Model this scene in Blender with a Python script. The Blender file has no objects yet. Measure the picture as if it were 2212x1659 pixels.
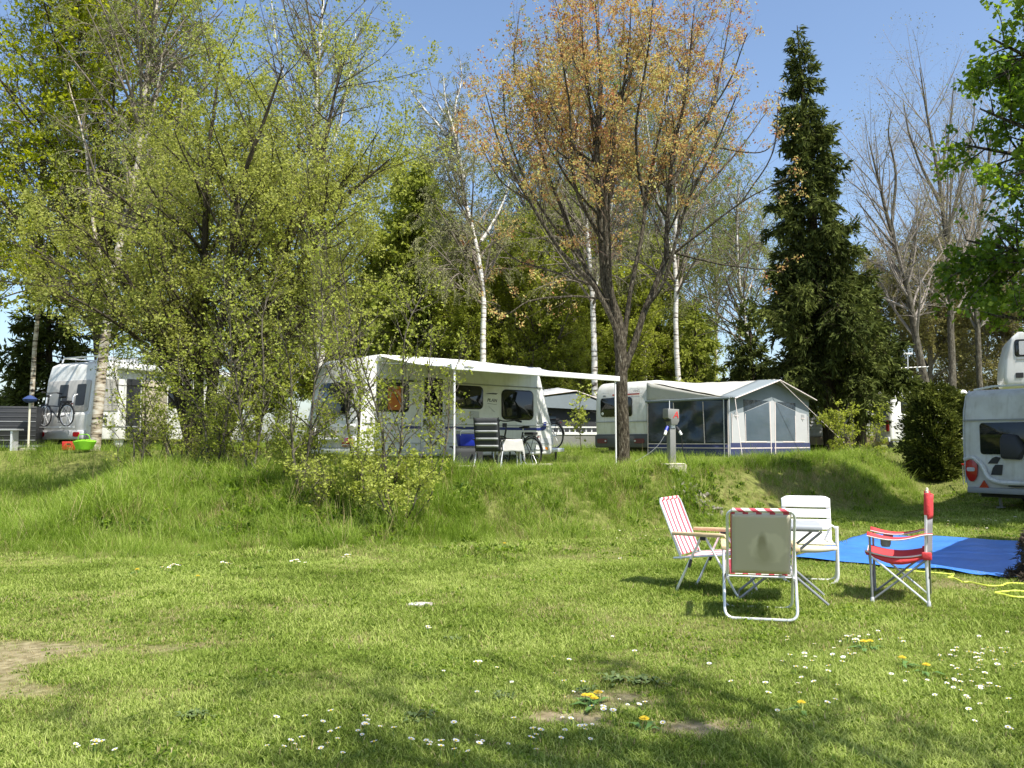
import bpy, bmesh, math, random
import numpy as np
from mathutils import Vector, Matrix

R = math.radians
PI = math.pi
SC = bpy.context.scene
COL = SC.collection

# ------------------------------------------------------------------ camera, world, sun, exposure
CAMZ = 1.5
PITCH = R(3.9)
F = 1843.3                       # focal length in pixels of a 2212 px wide picture
cd = bpy.data.cameras.new("camera")
cam = bpy.data.objects.new("camera", cd)
COL.objects.link(cam)
cam.location = (0, 0, CAMZ)
cam.rotation_euler = (PI / 2 + PITCH, 0, 0)
cd.sensor_width = 36.0
cd.lens = 36.0 * F / 2212.0
cd.clip_start = 0.1
cd.clip_end = 5000
SC.camera = cam

SUN = Vector((0.43, -0.43, 1.0)).normalized()
w = bpy.data.worlds.new("World")
SC.world = w
w.use_nodes = True
nt = w.node_tree
sky = nt.nodes.new("ShaderNodeTexSky")
sky.sky_type = 'NISHITA'
sky.sun_disc = False
sky.sun_elevation = math.asin(SUN.z)
sky.sun_rotation = math.atan2(SUN.x, SUN.y)
sky.air_density = 1.0
sky.dust_density = 1.5
sky.ozone_density = 2.5
bg = nt.nodes["Background"]
bg.inputs[1].default_value = 0.125
nt.links.new(sky.outputs[0], bg.inputs[0])

sl = bpy.data.lights.new("sun", 'SUN')
sl.energy = 4.6
sl.angle = R(0.53)
sl.color = (1.0, 0.955, 0.88)
so = bpy.data.objects.new("sun", sl)
COL.objects.link(so)
so.rotation_euler = SUN.to_track_quat('Z', 'Y').to_euler()

SC.view_settings.view_transform = 'Standard'
SC.view_settings.look = 'None'
SC.view_settings.gamma = 1
SC.view_settings.exposure = 0.83
SC.cycles.max_bounces = 6
SC.cycles.transparent_max_bounces = 8
SC.cycles.use_adaptive_sampling = True

# ------------------------------------------------------------------ pixel helpers (layout only)
def at(px, py, Y):
    x = (px - 1106) / F
    v = (829.5 - py) / F
    dy = math.cos(PITCH) - math.sin(PITCH) * v
    dz = math.sin(PITCH) + math.cos(PITCH) * v
    t = Y / dy
    return np.array((x * t, Y, CAMZ + dz * t))

def gp(px, py, z=0.0):
    x = (px - 1106) / F
    v = (829.5 - py) / F
    dy = math.cos(PITCH) - math.sin(PITCH) * v
    dz = math.sin(PITCH) + math.cos(PITCH) * v
    t = (z - CAMZ) / dz
    return np.array((x * t, dy * t, z))

# ------------------------------------------------------------------ terrain
def smooth(a, b, x):
    t = np.clip((x - a) / (b - a), 0, 1)
    return t * t * (3 - 2 * t)

_rs = np.random.RandomState(5)
_lat = _rs.rand(256, 256)
def noise2(x, y, s=1.0, seed=0):
    x = np.asarray(x, float) * s + seed * 17.3
    y = np.asarray(y, float) * s + seed * 9.1
    xi = np.floor(x).astype(int); yi = np.floor(y).astype(int)
    fx = x - xi; fy = y - yi
    fx = fx * fx * (3 - 2 * fx); fy = fy * fy * (3 - 2 * fy)
    g = lambda a, b: _lat[a % 256, b % 256]
    return (g(xi, yi) * (1 - fx) + g(xi + 1, yi) * fx) * (1 - fy) + (g(xi, yi + 1) * (1 - fx) + g(xi + 1, yi + 1) * fx) * fy

FX = [-14, -9, -6.7, -5, -3, -1, 1.5, 3.3, 6, 8, 10, 11.5, 14]
FT = [11.8, 11.8, 11.9, 12, 12.3, 13.1, 14.3, 15.7, 17.5, 19, 21, 22, 23]
CR = [17, 17, 16.3, 16, 15.7, 15.4, 16.4, 17.6, 20.2, 22, 24, 26, 28]

def tz(x, y):
    x = np.asarray(x, float); y = np.asarray(y, float)
    foot = np.interp(x, FX, FT); crest = np.interp(x, FX, CR)
    T = 0.92 + 0.02 * np.clip(y - 18, 0, 24)
    zc = T * smooth(foot, crest, y)
    zl = .12 * smooth(11, 19, y) + .33 * smooth(19, 21, y) + .8 * smooth(22.5, 25, y)
    zr = .1 * smooth(16, 20, y) + 1.1 * np.clip((y - 20) / 7.5, 0, 1)
    k = smooth(-9.5, -6.5, x)
    z = zl * (1 - k) + zc * k
    k = smooth(10.2, 12.6, x)
    z = z * (1 - k) + zr * k
    z = z + (noise2(x, y, .9) - .5) * .07 + (noise2(x, y, 3.1, 3) - .5) * .025
    return z

def tzf(x, y):
    return float(tz(x, y))

# bare / dry patches on the lawn: (x, y, rx, ry, strength)
BARE = []
for px, py, rx, ry, s in [(145, 1394, .60, .26, .74), (40, 1428, .55, .62, .78), (1085, 1244, .3, .2, .7), (30, 1495, .3, .2, .6),
                          (1255, 1555, .13, .14, 1.0), (1185, 1550, .13, .13, 1.0), (1500, 1575, .14, .13, 1.0), (1440, 1580, .12, .08, .5),
                          (1610, 1575, .15, .10, .8), (1312, 1506, .20, .12, .7), (1240, 1635, .20, .13, 1.0), (1660, 1590, .13, .08, .6),
                          (540, 1258, .25, .2, .5), (590, 1310, .5, .3, .35), (190, 1300, .55, .3, .4), (2100, 1262, .45, .5, .6),
                          (1380, 1520, .2, .12, .5), (1890, 1560, .25, .14, .4), (740, 1380, .5, .2, .25), (300, 1400, .6, .2, .35), (380, 1500, .3, .15, .3)]:
    p = gp(px, py)
    BARE.append((p[0], p[1], rx, ry, s))

def bare(x, y):
    x = np.asarray(x, float); y = np.asarray(y, float)
    b = np.zeros_like(x)
    n = noise2(x, y, 3.0, 7) * .5 + noise2(x, y, 9.0, 8) * .5
    for bx, by, rx, ry, s in BARE:
        d = np.sqrt(((x - bx) / rx) ** 2 + ((y - by) / ry) ** 2)
        b = np.maximum(b, s * (1 - smooth(.5, 1.25, d + (n - .5) * 1.9)))
    return b

# ------------------------------------------------------------------ materials
def new_mat(name):
    m = bpy.data.materials.new(name)
    m.use_nodes = True
    return m, m.node_tree, m.node_tree.nodes["Principled BSDF"]

def mat(name, col, rough=.5, metal=0.0, var=.08, scale=6.0, bump=0.0, bscale=40.0, spec=.5, coat=0.0):
    m, t, b = new_mat(name)
    b.inputs["Roughness"].default_value = rough
    b.inputs["Metallic"].default_value = metal
    b.inputs["Specular IOR Level"].default_value = spec
    b.inputs["Coat Weight"].default_value = coat
    tc = t.nodes.new("ShaderNodeTexCoord")
    nz = t.nodes.new("ShaderNodeTexNoise")
    nz.inputs["Scale"].default_value = scale
    nz.inputs["Detail"].default_value = 5
    t.links.new(tc.outputs["Object"], nz.inputs["Vector"])
    mx = t.nodes.new("ShaderNodeMix"); mx.data_type = 'RGBA'
    mx.inputs[6].default_value = (*[c * (1 - var) for c in col], 1)
    mx.inputs[7].default_value = (*[min(1, c * (1 + var)) for c in col], 1)
    t.links.new(nz.outputs["Fac"], mx.inputs[0])
    t.links.new(mx.outputs[2], b.inputs["Base Color"])
    if bump:
        n2 = t.nodes.new("ShaderNodeTexNoise"); n2.inputs["Scale"].default_value = bscale
        t.links.new(tc.outputs["Object"], n2.inputs["Vector"])
        bp = t.nodes.new("ShaderNodeBump"); bp.inputs["Strength"].default_value = bump
        bp.inputs["Distance"].default_value = .02
        t.links.new(n2.outputs["Fac"], bp.inputs["Height"])
        t.links.new(bp.outputs[0], b.inputs["Normal"])
    return m

def leaf_mat(name, cols, trans=.4, nscale=.5, spec=0.0, amp=1.0):
    """cols: colours from dark to light spread over the leaves by their tone attribute"""
    m = bpy.data.materials.new(name); m.use_nodes = True
    t = m.node_tree; t.nodes.clear()
    out = t.nodes.new("ShaderNodeOutputMaterial")
    a = t.nodes.new("ShaderNodeAttribute"); a.attribute_name = "tone"
    geo = t.nodes.new("ShaderNodeNewGeometry")
    nz = t.nodes.new("ShaderNodeTexNoise"); nz.inputs["Scale"].default_value = nscale; nz.inputs["Detail"].default_value = 3
    t.links.new(geo.outputs["Position"], nz.inputs["Vector"])
    ma = t.nodes.new("ShaderNodeMath"); ma.operation = 'MULTIPLY_ADD'
    t.links.new(nz.outputs["Fac"], ma.inputs[0]); ma.inputs[1].default_value = amp
    sb = t.nodes.new("ShaderNodeMath"); sb.operation = 'SUBTRACT'
    t.links.new(a.outputs["Fac"], sb.inputs[0]); sb.inputs[1].default_value = .5 * amp
    t.links.new(sb.outputs[0], ma.inputs[2])
    cr = t.nodes.new("ShaderNodeValToRGB")
    e = cr.color_ramp.elements
    n = len(cols)
    for i, c in enumerate(cols):
        p = i / (n - 1)
        if i < 2:
            e[i].position = p; e[i].color = (*c, 1)
        else:
            x = e.new(p); x.color = (*c, 1)
    e = cr.color_ramp.elements
    t.links.new(ma.outputs[0], cr.inputs[0])
    d = t.nodes.new("ShaderNodeBsdfDiffuse"); tr = t.nodes.new("ShaderNodeBsdfTranslucent")
    hs = t.nodes.new("ShaderNodeHueSaturation"); hs.inputs["Value"].default_value = 1.25; hs.inputs["Saturation"].default_value = 1.1
    t.links.new(cr.outputs[0], d.inputs[0]); t.links.new(cr.outputs[0], hs.inputs["Color"]); t.links.new(hs.outputs[0], tr.inputs[0])
    mx = t.nodes.new("ShaderNodeMixShader"); mx.inputs[0].default_value = trans
    t.links.new(d.outputs[0], mx.inputs[1]); t.links.new(tr.outputs[0], mx.inputs[2])
    last = mx
    if spec:
        g = t.nodes.new("ShaderNodeBsdfGlossy"); g.inputs["Roughness"].default_value = .45
        g.inputs[0].default_value = (.9, .95, 1, 1)
        m2 = t.nodes.new("ShaderNodeMixShader"); m2.inputs[0].default_value = spec
        t.links.new(mx.outputs[0], m2.inputs[1]); t.links.new(g.outputs[0], m2.inputs[2]); last = m2
    t.links.new(last.outputs[0], out.inputs[0])
    return m

def ramp_mat(name, stops, scale, rough=.9, bump=.4, stretch=(1, 1, 1), detail=8, bdist=.03, contrast=None):
    m, t, b = new_mat(name)
    b.inputs["Roughness"].default_value = rough
    b.inputs["Specular IOR Level"].default_value = .2
    tc = t.nodes.new("ShaderNodeTexCoord")
    mp = t.nodes.new("ShaderNodeMapping"); mp.inputs["Scale"].default_value = stretch
    t.links.new(tc.outputs["Object"], mp.inputs[0])
    nz = t.nodes.new("ShaderNodeTexNoise"); nz.inputs["Scale"].default_value = scale; nz.inputs["Detail"].default_value = detail
    nz.inputs["Roughness"].default_value = .65
    t.links.new(mp.outputs[0], nz.inputs["Vector"])
    cr = t.nodes.new("ShaderNodeValToRGB")
    e = cr.color_ramp.elements
    for i, (p, c) in enumerate(stops):
        if i < 2: e[i].position = p; e[i].color = (*c, 1)
        else:
            x = e.new(p); x.color = (*c, 1)
    t.links.new(nz.outputs["Fac"], cr.inputs[0]); t.links.new(cr.outputs[0], b.inputs["Base Color"])
    bp = t.nodes.new("ShaderNodeBump"); bp.inputs["Strength"].default_value = bump; bp.inputs["Distance"].default_value = bdist
    t.links.new(nz.outputs["Fac"], bp.inputs["Height"]); t.links.new(bp.outputs[0], b.inputs["Normal"])
    return m

M = {}
def gelcoat(name, col, rough, dirt):
    m, t, b = new_mat(name)
    b.inputs["Roughness"].default_value = rough; b.inputs["Coat Weight"].default_value = .15
    tc = t.nodes.new("ShaderNodeTexCoord"); fac = None
    for sc, st, lo, hi in ((3.0, (1, 1, 1), .45, .8), (9.0, (1, 1, .10), .52, .85)):      # cloudy grime and run-down streaks
        mp = t.nodes.new("ShaderNodeMapping"); mp.inputs["Scale"].default_value = st
        nz = t.nodes.new("ShaderNodeTexNoise"); nz.inputs["Scale"].default_value = sc; nz.inputs["Detail"].default_value = 7
        mr = t.nodes.new("ShaderNodeMapRange"); mr.inputs["From Min"].default_value = lo; mr.inputs["From Max"].default_value = hi; mr.inputs["To Max"].default_value = dirt
        t.links.new(tc.outputs["Object"], mp.inputs[0]); t.links.new(mp.outputs[0], nz.inputs["Vector"]); t.links.new(nz.outputs["Fac"], mr.inputs["Value"])
        if fac is None: fac = mr.outputs[0]
        else:
            ad = t.nodes.new("ShaderNodeMath"); ad.operation = 'ADD'; ad.use_clamp = True
            t.links.new(fac, ad.inputs[0]); t.links.new(mr.outputs[0], ad.inputs[1]); fac = ad.outputs[0]
    mx = t.nodes.new("ShaderNodeMix"); mx.data_type = 'RGBA'; mx.inputs[6].default_value = (*col, 1); mx.inputs[7].default_value = (.40, .38, .31, 1)
    t.links.new(fac, mx.inputs[0]); t.links.new(mx.outputs[2], b.inputs["Base Color"])
    return m
M['white'] = gelcoat("white_gelcoat", (.78, .78, .75), .3, .45)
M['white2'] = gelcoat("weathered_white_gelcoat", (.70, .70, .66), .4, .6)
M['plastic'] = mat("white_plastic", (.82, .82, .80), .35, var=.03)
M['cream'] = mat("cream_plastic", (.72, .66, .50), .45, var=.06)
M['trim'] = mat("grey_trim", (.30, .31, .31), .5)
M['lgrey'] = mat("light_grey_panel", (.50, .51, .52), .5, var=.06)
M['dark'] = mat("dark_plastic", (.025, .026, .028), .5, var=.2)
M['black'] = mat("black_rubber", (.012, .012, .013), .7, var=.2)
M['glass'] = mat("smoked_acrylic_window", (.012, .014, .014), .06, var=.3, scale=1.2, spec=.6)
M['red'] = mat("red_lamp_lens", (.42, .012, .015), .2, var=.15, scale=14, coat=.4)
M['amber'] = mat("amber_lamp_lens", (.75, .25, .02), .25, var=.1, coat=.4)
M['blue'] = mat("blue_stripe", (.012, .022, .16), .4)
M['bluebox'] = mat("blue_plastic", (.012, .03, .34), .4, var=.1)
M['alu'] = mat("aluminium_tube", (.74, .75, .76), .35, .45, var=.12, scale=18)
M['steel'] = mat("grey_coated_steel", (.30, .31, .32), .42, .5, var=.15, scale=12)
M['wtube'] = mat("white_coated_tube", (.76, .76, .75), .35, var=.06, scale=15)
M['wood'] = ramp_mat("pale_varnished_wood", [(.3, (.52, .38, .20)), (.7, (.70, .55, .34))], 9, .5, .1, (6, 1, 6))
M['awn'] = mat("white_awning_cloth", (.80, .80, .78), .8, var=.03, scale=3)
M['awncream'] = mat("cream_awning_cloth", (.47, .46, .41), .85, var=.14, scale=3, bump=.3, bscale=5)
M['awngrey'] = mat("grey_awning_cloth", (.20, .235, .25), .85, var=.08, scale=3, bump=.3, bscale=5)
M['awnfront'] = mat("pale_awning_wall", (.44, .45, .45), .85, var=.09, scale=3, bump=.25, bscale=4)
M['awnnavy'] = mat("navy_awning_skirt", (.035, .045, .12), .7, var=.2, scale=5, bump=.4, bscale=6)
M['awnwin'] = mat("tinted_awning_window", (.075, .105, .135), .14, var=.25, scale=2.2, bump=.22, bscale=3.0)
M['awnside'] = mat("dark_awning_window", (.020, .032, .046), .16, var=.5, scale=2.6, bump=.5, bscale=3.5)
M['tarp'] = mat("blue_tarpaulin", (.065, .235, .72), .30, var=.2, scale=2.2, bump=.9, bscale=2.6)
M['rope'] = mat("yellow_rope", (.72, .80, .10), .6, var=.1, scale=30)
M['concrete'] = ramp_mat("concrete", [(.3, (.30, .27, .21)), (.7, (.46, .42, .33))], 9, .95, .3)
M['stone'] = ramp_mat("rubble_stone", [(.3, (.15, .13, .10)), (.7, (.34, .31, .26))], 12, .95, .5)
M['postgrey'] = mat("grey_painted_metal", (.25, .25, .23), .5, .2, var=.08, scale=8)
M['redpaint'] = mat("red_paint", (.62, .03, .025), .5)
M['redcloth'] = mat("red_nylon", (.62, .045, .05), .75, var=.1, scale=20, bump=.2, bscale=60)
M['greycloth'] = mat("grey_nylon", (.22, .21, .22), .8, var=.1)
M['piping'] = mat("white_piping", (.75, .66, .62), .7)
M['orange'] = mat("orange_curtain", (.52, .16, .03), .75, var=.25, scale=9)
M['silver'] = mat("silver_screen_cover", (.42, .40, .36), .5, .15, var=.2, scale=3, bump=.3, bscale=6)
M['beige'] = mat("beige_cloth", (.42, .37, .27), .85, var=.1, bump=.3, bscale=4)
M['lime'] = mat("lime_cloth", (.30, .70, .03), .6, var=.1)
M['redbox'] = mat("red_plastic", (.50, .02, .015), .45, var=.1)
M['teal'] = mat("blue_cloth", (.02, .045, .15), .8, var=.4, scale=14)
M['tcloth'] = mat("white_tablecloth", (.44, .43, .39), .8, var=.15, scale=5, bump=.3, bscale=5)
M['chairgrey'] = mat("dark_mesh_fabric", (.035, .038, .04), .8, var=.2)
M['chairband'] = mat("pale_webbing", (.36, .37, .36), .8)
M['tan'] = mat("tan_panel", (.42, .33, .21), .7, var=.1)
M['tabletop'] = mat("grey_table_top", (.38, .40, .42), .35, var=.1, scale=5)
M['fur'] = ramp_mat("dark_brown_fur", [(.35, (.035, .026, .018)), (.65, (.14, .11, .08))], 30, .9, .8, (1, 1, 1), 6)
M['bark'] = ramp_mat("grey_brown_bark", [(.32, (.035, .03, .022)), (.55, (.13, .115, .085)), (.75, (.25, .235, .185))], 7, .95, 1.0, (2.2, 2.2, .7), 8, .06)
M['barkd'] = ramp_mat("dark_bark", [(.3, (.028, .022, .015)), (.7, (.085, .07, .048))], 8, .95, .9, (2, 2, .6))
M['barkm'] = ramp_mat("maple_bark", [(.36, (.022, .018, .012)), (.5, (.075, .062, .042)), (.6, (.15, .13, .092)), (.72, (.32, .31, .25))], 13, .95, 1.0, (2.2, 2.2, .6), 9, .07)
M['twigpale'] = ramp_mat("pale_pinkish_twig_bark", [(.3, (.20, .17, .14)), (.7, (.36, .32, .28))], 6, .95, .3)
M['twigred'] = ramp_mat("reddish_twig_bark", [(.3, (.10, .065, .045)), (.7, (.24, .17, .13))], 6, .95, .3)
M['twiggreen'] = ramp_mat("olive_twig_bark", [(.3, (.07, .06, .035)), (.7, (.17, .15, .09))], 6, .95, .3)
M['twig'] = ramp_mat("pale_twig_bark", [(.3, (.12, .10, .075)), (.7, (.26, .225, .18))], 6, .95, .4, (1, 1, 1))

def birch_bark(name, lo, mid, hi):
    m, t, b = new_mat(name)
    b.inputs["Roughness"].default_value = .75
    tc = t.nodes.new("ShaderNodeTexCoord")
    mp = t.nodes.new("ShaderNodeMapping"); mp.inputs["Scale"].default_value = (1.2, 1.2, 5.5)
    t.links.new(tc.outputs["Object"], mp.inputs[0])
    nz = t.nodes.new("ShaderNodeTexNoise"); nz.inputs["Scale"].default_value = 2.2; nz.inputs["Detail"].default_value = 6
    t.links.new(mp.outputs[0], nz.inputs[0])
    cr = t.nodes.new("ShaderNodeValToRGB"); e = cr.color_ramp.elements
    e[0].position = lo; e[0].color = (.05, .038, .028, 1)
    e[1].position = lo + .07; e[1].color = mid
    x = e.new(lo + .22); x.color = hi
    t.links.new(nz.outputs["Fac"], cr.inputs[0]); t.links.new(cr.outputs[0], b.inputs["Base Color"])
    return m
M['birch'] = birch_bark("birch_bark", .36, (.52, .48, .41, 1), (.74, .72, .66, 1))
M['birchtan'] = birch_bark("lichen_birch_bark", .38, (.34, .27, .18, 1), (.60, .55, .46, 1))

def stripe_mat(name, axis=0, period=.052, duty=.42, c1=(.78, .74, .70), c2=(.60, .075, .11), off=0.0, skew=0.0):
    m, t, b = new_mat(name)
    b.inputs["Roughness"].default_value = .75
    tc = t.nodes.new("ShaderNodeTexCoord"); sp = t.nodes.new("ShaderNodeSeparateXYZ")
    t.links.new(tc.outputs["Object"], sp.inputs[0])
    m0 = t.nodes.new("ShaderNodeMath"); m0.operation = 'MULTIPLY_ADD'
    t.links.new(sp.outputs[2], m0.inputs[0]); m0.inputs[1].default_value = skew
    t.links.new(sp.outputs[axis], m0.inputs[2])
    m1 = t.nodes.new("ShaderNodeMath"); m1.operation = 'ADD'; m1.inputs[1].default_value = 10 + off
    t.links.new(m0.outputs[0], m1.inputs[0])
    m2 = t.nodes.new("ShaderNodeMath"); m2.operation = 'MODULO'; m2.inputs[1].default_value = period
    t.links.new(m1.outputs[0], m2.inputs[0])
    m3 = t.nodes.new("ShaderNodeMath"); m3.operation = 'LESS_THAN'; m3.inputs[1].default_value = period * duty
    t.links.new(m2.outputs[0], m3.inputs[0])
    mx = t.nodes.new("ShaderNodeMix"); mx.data_type = 'RGBA'
    mx.inputs[6].default_value = (*c1, 1); mx.inputs[7].default_value = (*c2, 1)
    t.links.new(m3.outputs[0], mx.inputs[0]); t.links.new(mx.outputs[2], b.inputs["Base Color"])
    return m
M['stripe'] = stripe_mat("red_striped_canvas", period=.106, duty=.42)
M['striproll'] = stripe_mat("red_striped_hem", period=.115, duty=.45, skew=1.2)

def stain_mat():
    m, t, b = new_mat("stained_grey_canvas")
    b.inputs["Roughness"].default_value = .8
    tc = t.nodes.new("ShaderNodeTexCoord")
    def blob(cx, cz, rx, rz, soft):
        mp = t.nodes.new("ShaderNodeMapping"); mp.vector_type = 'POINT'
        mp.inputs["Location"].default_value = (-cx / rx, 0, -cz / rz); mp.inputs["Scale"].default_value = (1 / rx, 0, 1 / rz)
        t.links.new(tc.outputs["Object"], mp.inputs[0])
        nz = t.nodes.new("ShaderNodeTexNoise"); nz.inputs["Scale"].default_value = 9
        t.links.new(tc.outputs["Object"], nz.inputs["Vector"])
        ln = t.nodes.new("ShaderNodeVectorMath"); ln.operation = 'LENGTH'
        t.links.new(mp.outputs[0], ln.inputs[0])
        ad = t.nodes.new("ShaderNodeMath"); ad.operation = 'MULTIPLY_ADD'; ad.inputs[1].default_value = .9
        t.links.new(nz.outputs["Fac"], ad.inputs[0]); t.links.new(ln.outputs["Value"], ad.inputs[2])
        mr = t.nodes.new("ShaderNodeMapRange"); mr.inputs["From Min"].default_value = 1.45 - soft
        mr.inputs["From Max"].default_value = 1.45 + soft; mr.inputs["To Min"].default_value = 1; mr.inputs["To Max"].default_value = 0
        t.links.new(ad.outputs[0], mr.inputs["Value"])
        return mr.outputs[0]
    a = blob(.05, .62, .15, .13, .1); c = blob(.01, .64, .035, .1, .35); d = blob(.03, .55, .07, .08, .5)
    x = t.nodes.new("ShaderNodeMix"); x.data_type = 'RGBA'
    x.inputs[6].default_value = (.54, .48, .37, 1); x.inputs[7].default_value = (.64, .57, .44, 1); t.links.new(a, x.inputs[0])
    y = t.nodes.new("ShaderNodeMix"); y.data_type = 'RGBA'; y.inputs[7].default_value = (.34, .30, .20, 1)
    t.links.new(x.outputs[2], y.inputs[6]); t.links.new(c, y.inputs[0])
    z = t.nodes.new("ShaderNodeMix"); z.data_type = 'RGBA'; z.inputs[7].default_value = (.44, .39, .28, 1)
    t.links.new(y.outputs[2], z.inputs[6]); t.links.new(d, z.inputs[0])
    t.links.new(z.outputs[2], b.inputs["Base Color"])
    return m
M['stain'] = stain_mat()

# foliage
M['lf_front'] = leaf_mat("fresh_yellow_green_leaves", [(.19, .205, .045), (.34, .365, .085), (.48, .50, .17)], .5)
M['lf_sap'] = leaf_mat("sapling_leaves", [(.18, .21, .035), (.33, .375, .07), (.48, .52, .14)], .46)
M['lf_birch'] = leaf_mat("birch_leaves", [(.14, .16, .045), (.23, .27, .07), (.34, .38, .12)], .4)
M['lf_pale'] = leaf_mat("pale_birch_catkins", [(.20, .20, .09), (.28, .29, .13), (.38, .38, .2)], .35)
M['lf_larch'] = leaf_mat("larch_needles", [(.20, .24, .02), (.33, .37, .035), (.46, .46, .06)], .5)
M['lf_wood'] = leaf_mat("woodland_leaves", [(.19, .225, .04), (.37, .41, .075), (.50, .53, .13)], .55)
M['lf_spruce'] = leaf_mat("spruce_needles", [(.030, .042, .014), (.085, .105, .028), (.19, .22, .06)], .2, .7)
M['lf_spruce2'] = leaf_mat("yellowish_spruce_needles", [(.11, .14, .028), (.26, .30, .055), (.40, .43, .10)], .45, .6)
M['lf_hedge'] = leaf_mat("yew_leaves", [(.035, .047, .012), (.105, .125, .03), (.27, .30, .07)], .15, 1.0)
M['lf_maple'] = leaf_mat("maple_flowers", [(.38, .16, .10), (.48, .30, .13), (.52, .41, .15), (.50, .50, .19)], .45, 1.3)
M['lf_green'] = leaf_mat("green_maple_leaves", [(.06, .115, .016), (.15, .235, .03), (.32, .42, .06)], .55, .8, .012)
M['lf_brown'] = leaf_mat("brown_olive_buds", [(.16, .14, .06), (.26, .24, .09), (.36, .34, .14)], .35)
M['lf_grass'] = leaf_mat("lawn_grass", [(.10, .15, .024), (.23, .305, .055), (.41, .47, .14)], .28, .75, 0.0, 1.9)
M['lf_dry'] = leaf_mat("dry_grass", [(.26, .20, .085), (.38, .31, .15), (.5, .43, .25)], .3, .8)
M['lf_tall'] = leaf_mat("tall_grass", [(.12, .19, .025), (.24, .345, .05), (.42, .50, .14)], .45, .6, 0.0, 1.5)

def ground_mat():
    m, t, b = new_mat("grassy_ground")
    b.inputs["Roughness"].default_value = .95
    b.inputs["Specular IOR Level"].default_value = .1
    at_ = t.nodes.new("ShaderNodeAttribute"); at_.attribute_name = "bare"
    geo = t.nodes.new("ShaderNodeNewGeometry")
    n1 = t.nodes.new("ShaderNodeTexNoise"); n1.inputs["Scale"].default_value = 14; n1.inputs["Detail"].default_value = 8
    n2 = t.nodes.new("ShaderNodeTexNoise"); n2.inputs["Scale"].default_value = .8; n2.inputs["Detail"].default_value = 5
    t.links.new(geo.outputs["Position"], n1.inputs["Vector"]); t.links.new(geo.outputs["Position"], n2.inputs["Vector"])
    g = t.nodes.new("ShaderNodeValToRGB"); e = g.color_ramp.elements
    e[0].position = .3; e[0].color = (.075, .09, .02, 1); e[1].position = .7; e[1].color = (.19, .20, .06, 1)
    t.links.new(n1.outputs["Fac"], g.inputs[0])
    s = t.nodes.new("ShaderNodeValToRGB"); e = s.color_ramp.elements
    e[0].position = .3; e[0].color = (.15, .115, .06, 1); e[1].position = .7; e[1].color = (.36, .30, .19, 1)
    t.links.new(n1.outputs["Fac"], s.inputs[0])
    mx = t.nodes.new("ShaderNodeMix"); mx.data_type = 'RGBA'
    t.links.new(at_.outputs["Fac"], mx.inputs[0]); t.links.new(g.outputs[0], mx.inputs[6]); t.links.new(s.outputs[0], mx.inputs[7])
    t.links.new(mx.outputs[2], b.inputs["Base Color"])
    bp = t.nodes.new("ShaderNodeBump"); bp.inputs["Strength"].default_value = .6; bp.inputs["Distance"].default_value = .03
    t.links.new(n1.outputs["Fac"], bp.inputs["Height"]); t.links.new(bp.outputs[0], b.inputs["Normal"])
    return m
M['ground'] = ground_mat()

# ------------------------------------------------------------------ object helpers
def tag(o, label=None, cat=None, group=None, kind=None):
    if label: o['label'] = label
    if cat: o['category'] = cat
    if group: o['group'] = group
    if kind: o['kind'] = kind
    return o

def thing(name, label, cat, loc=(0, 0, 0), rz=0.0, group=None):
    o = bpy.data.objects.new(name, None)
    COL.objects.link(o)
    o.empty_display_size = .2
    o.location = loc; o.rotation_euler = (0, 0, rz)
    return tag(o, label, cat, group)

def mesh_obj(name, V, Fc, mats, parent=None, smooth=True, tone=None, link=True, mi=None):
    me = bpy.data.meshes.new(name)
    if isinstance(Fc, np.ndarray):
        V = np.asarray(V, np.float32)
        k = Fc.shape[1]
        me.vertices.add(len(V)); me.vertices.foreach_set("co", V.ravel())
        me.loops.add(Fc.size); me.loops.foreach_set("vertex_index", Fc.astype(np.int32).ravel())
        me.polygons.add(len(Fc)); me.polygons.foreach_set("loop_start", np.arange(0, Fc.size, k, dtype=np.int32))
        me.update(calc_edges=True)
    else:
        me.from_pydata([tuple(v) for v in V], [], Fc); me.update()
    for m_ in (mats if isinstance(mats, (list, tuple)) else [mats]):
        me.materials.append(m_)
    if tone is not None:
        a = me.attributes.new("tone", 'FLOAT', 'POINT'); a.data.foreach_set("value", np.asarray(tone, np.float32))
    if smooth:
        me.polygons.foreach_set("use_smooth", np.ones(len(me.polygons), bool))
    if mi is not None: me.polygons.foreach_set("material_index", np.asarray(mi, np.int32))
    o = bpy.data.objects.new(name, me)
    if link: COL.objects.link(o)
    if parent is not None: o.parent = parent
    return o

def rrect(w, h, r, n=5):
    pts = []
    for cx, cy, a0 in ((w / 2 - r, h / 2 - r, 0), (-w / 2 + r, h / 2 - r, 90), (-w / 2 + r, -h / 2 + r, 180), (w / 2 - r, -h / 2 + r, 270)):
        for i in range(n):
            a = R(a0 + 90 * i / (n - 1))
            pts.append((cx + r * math.cos(a), cy + r * math.sin(a)))
    return pts

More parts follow.
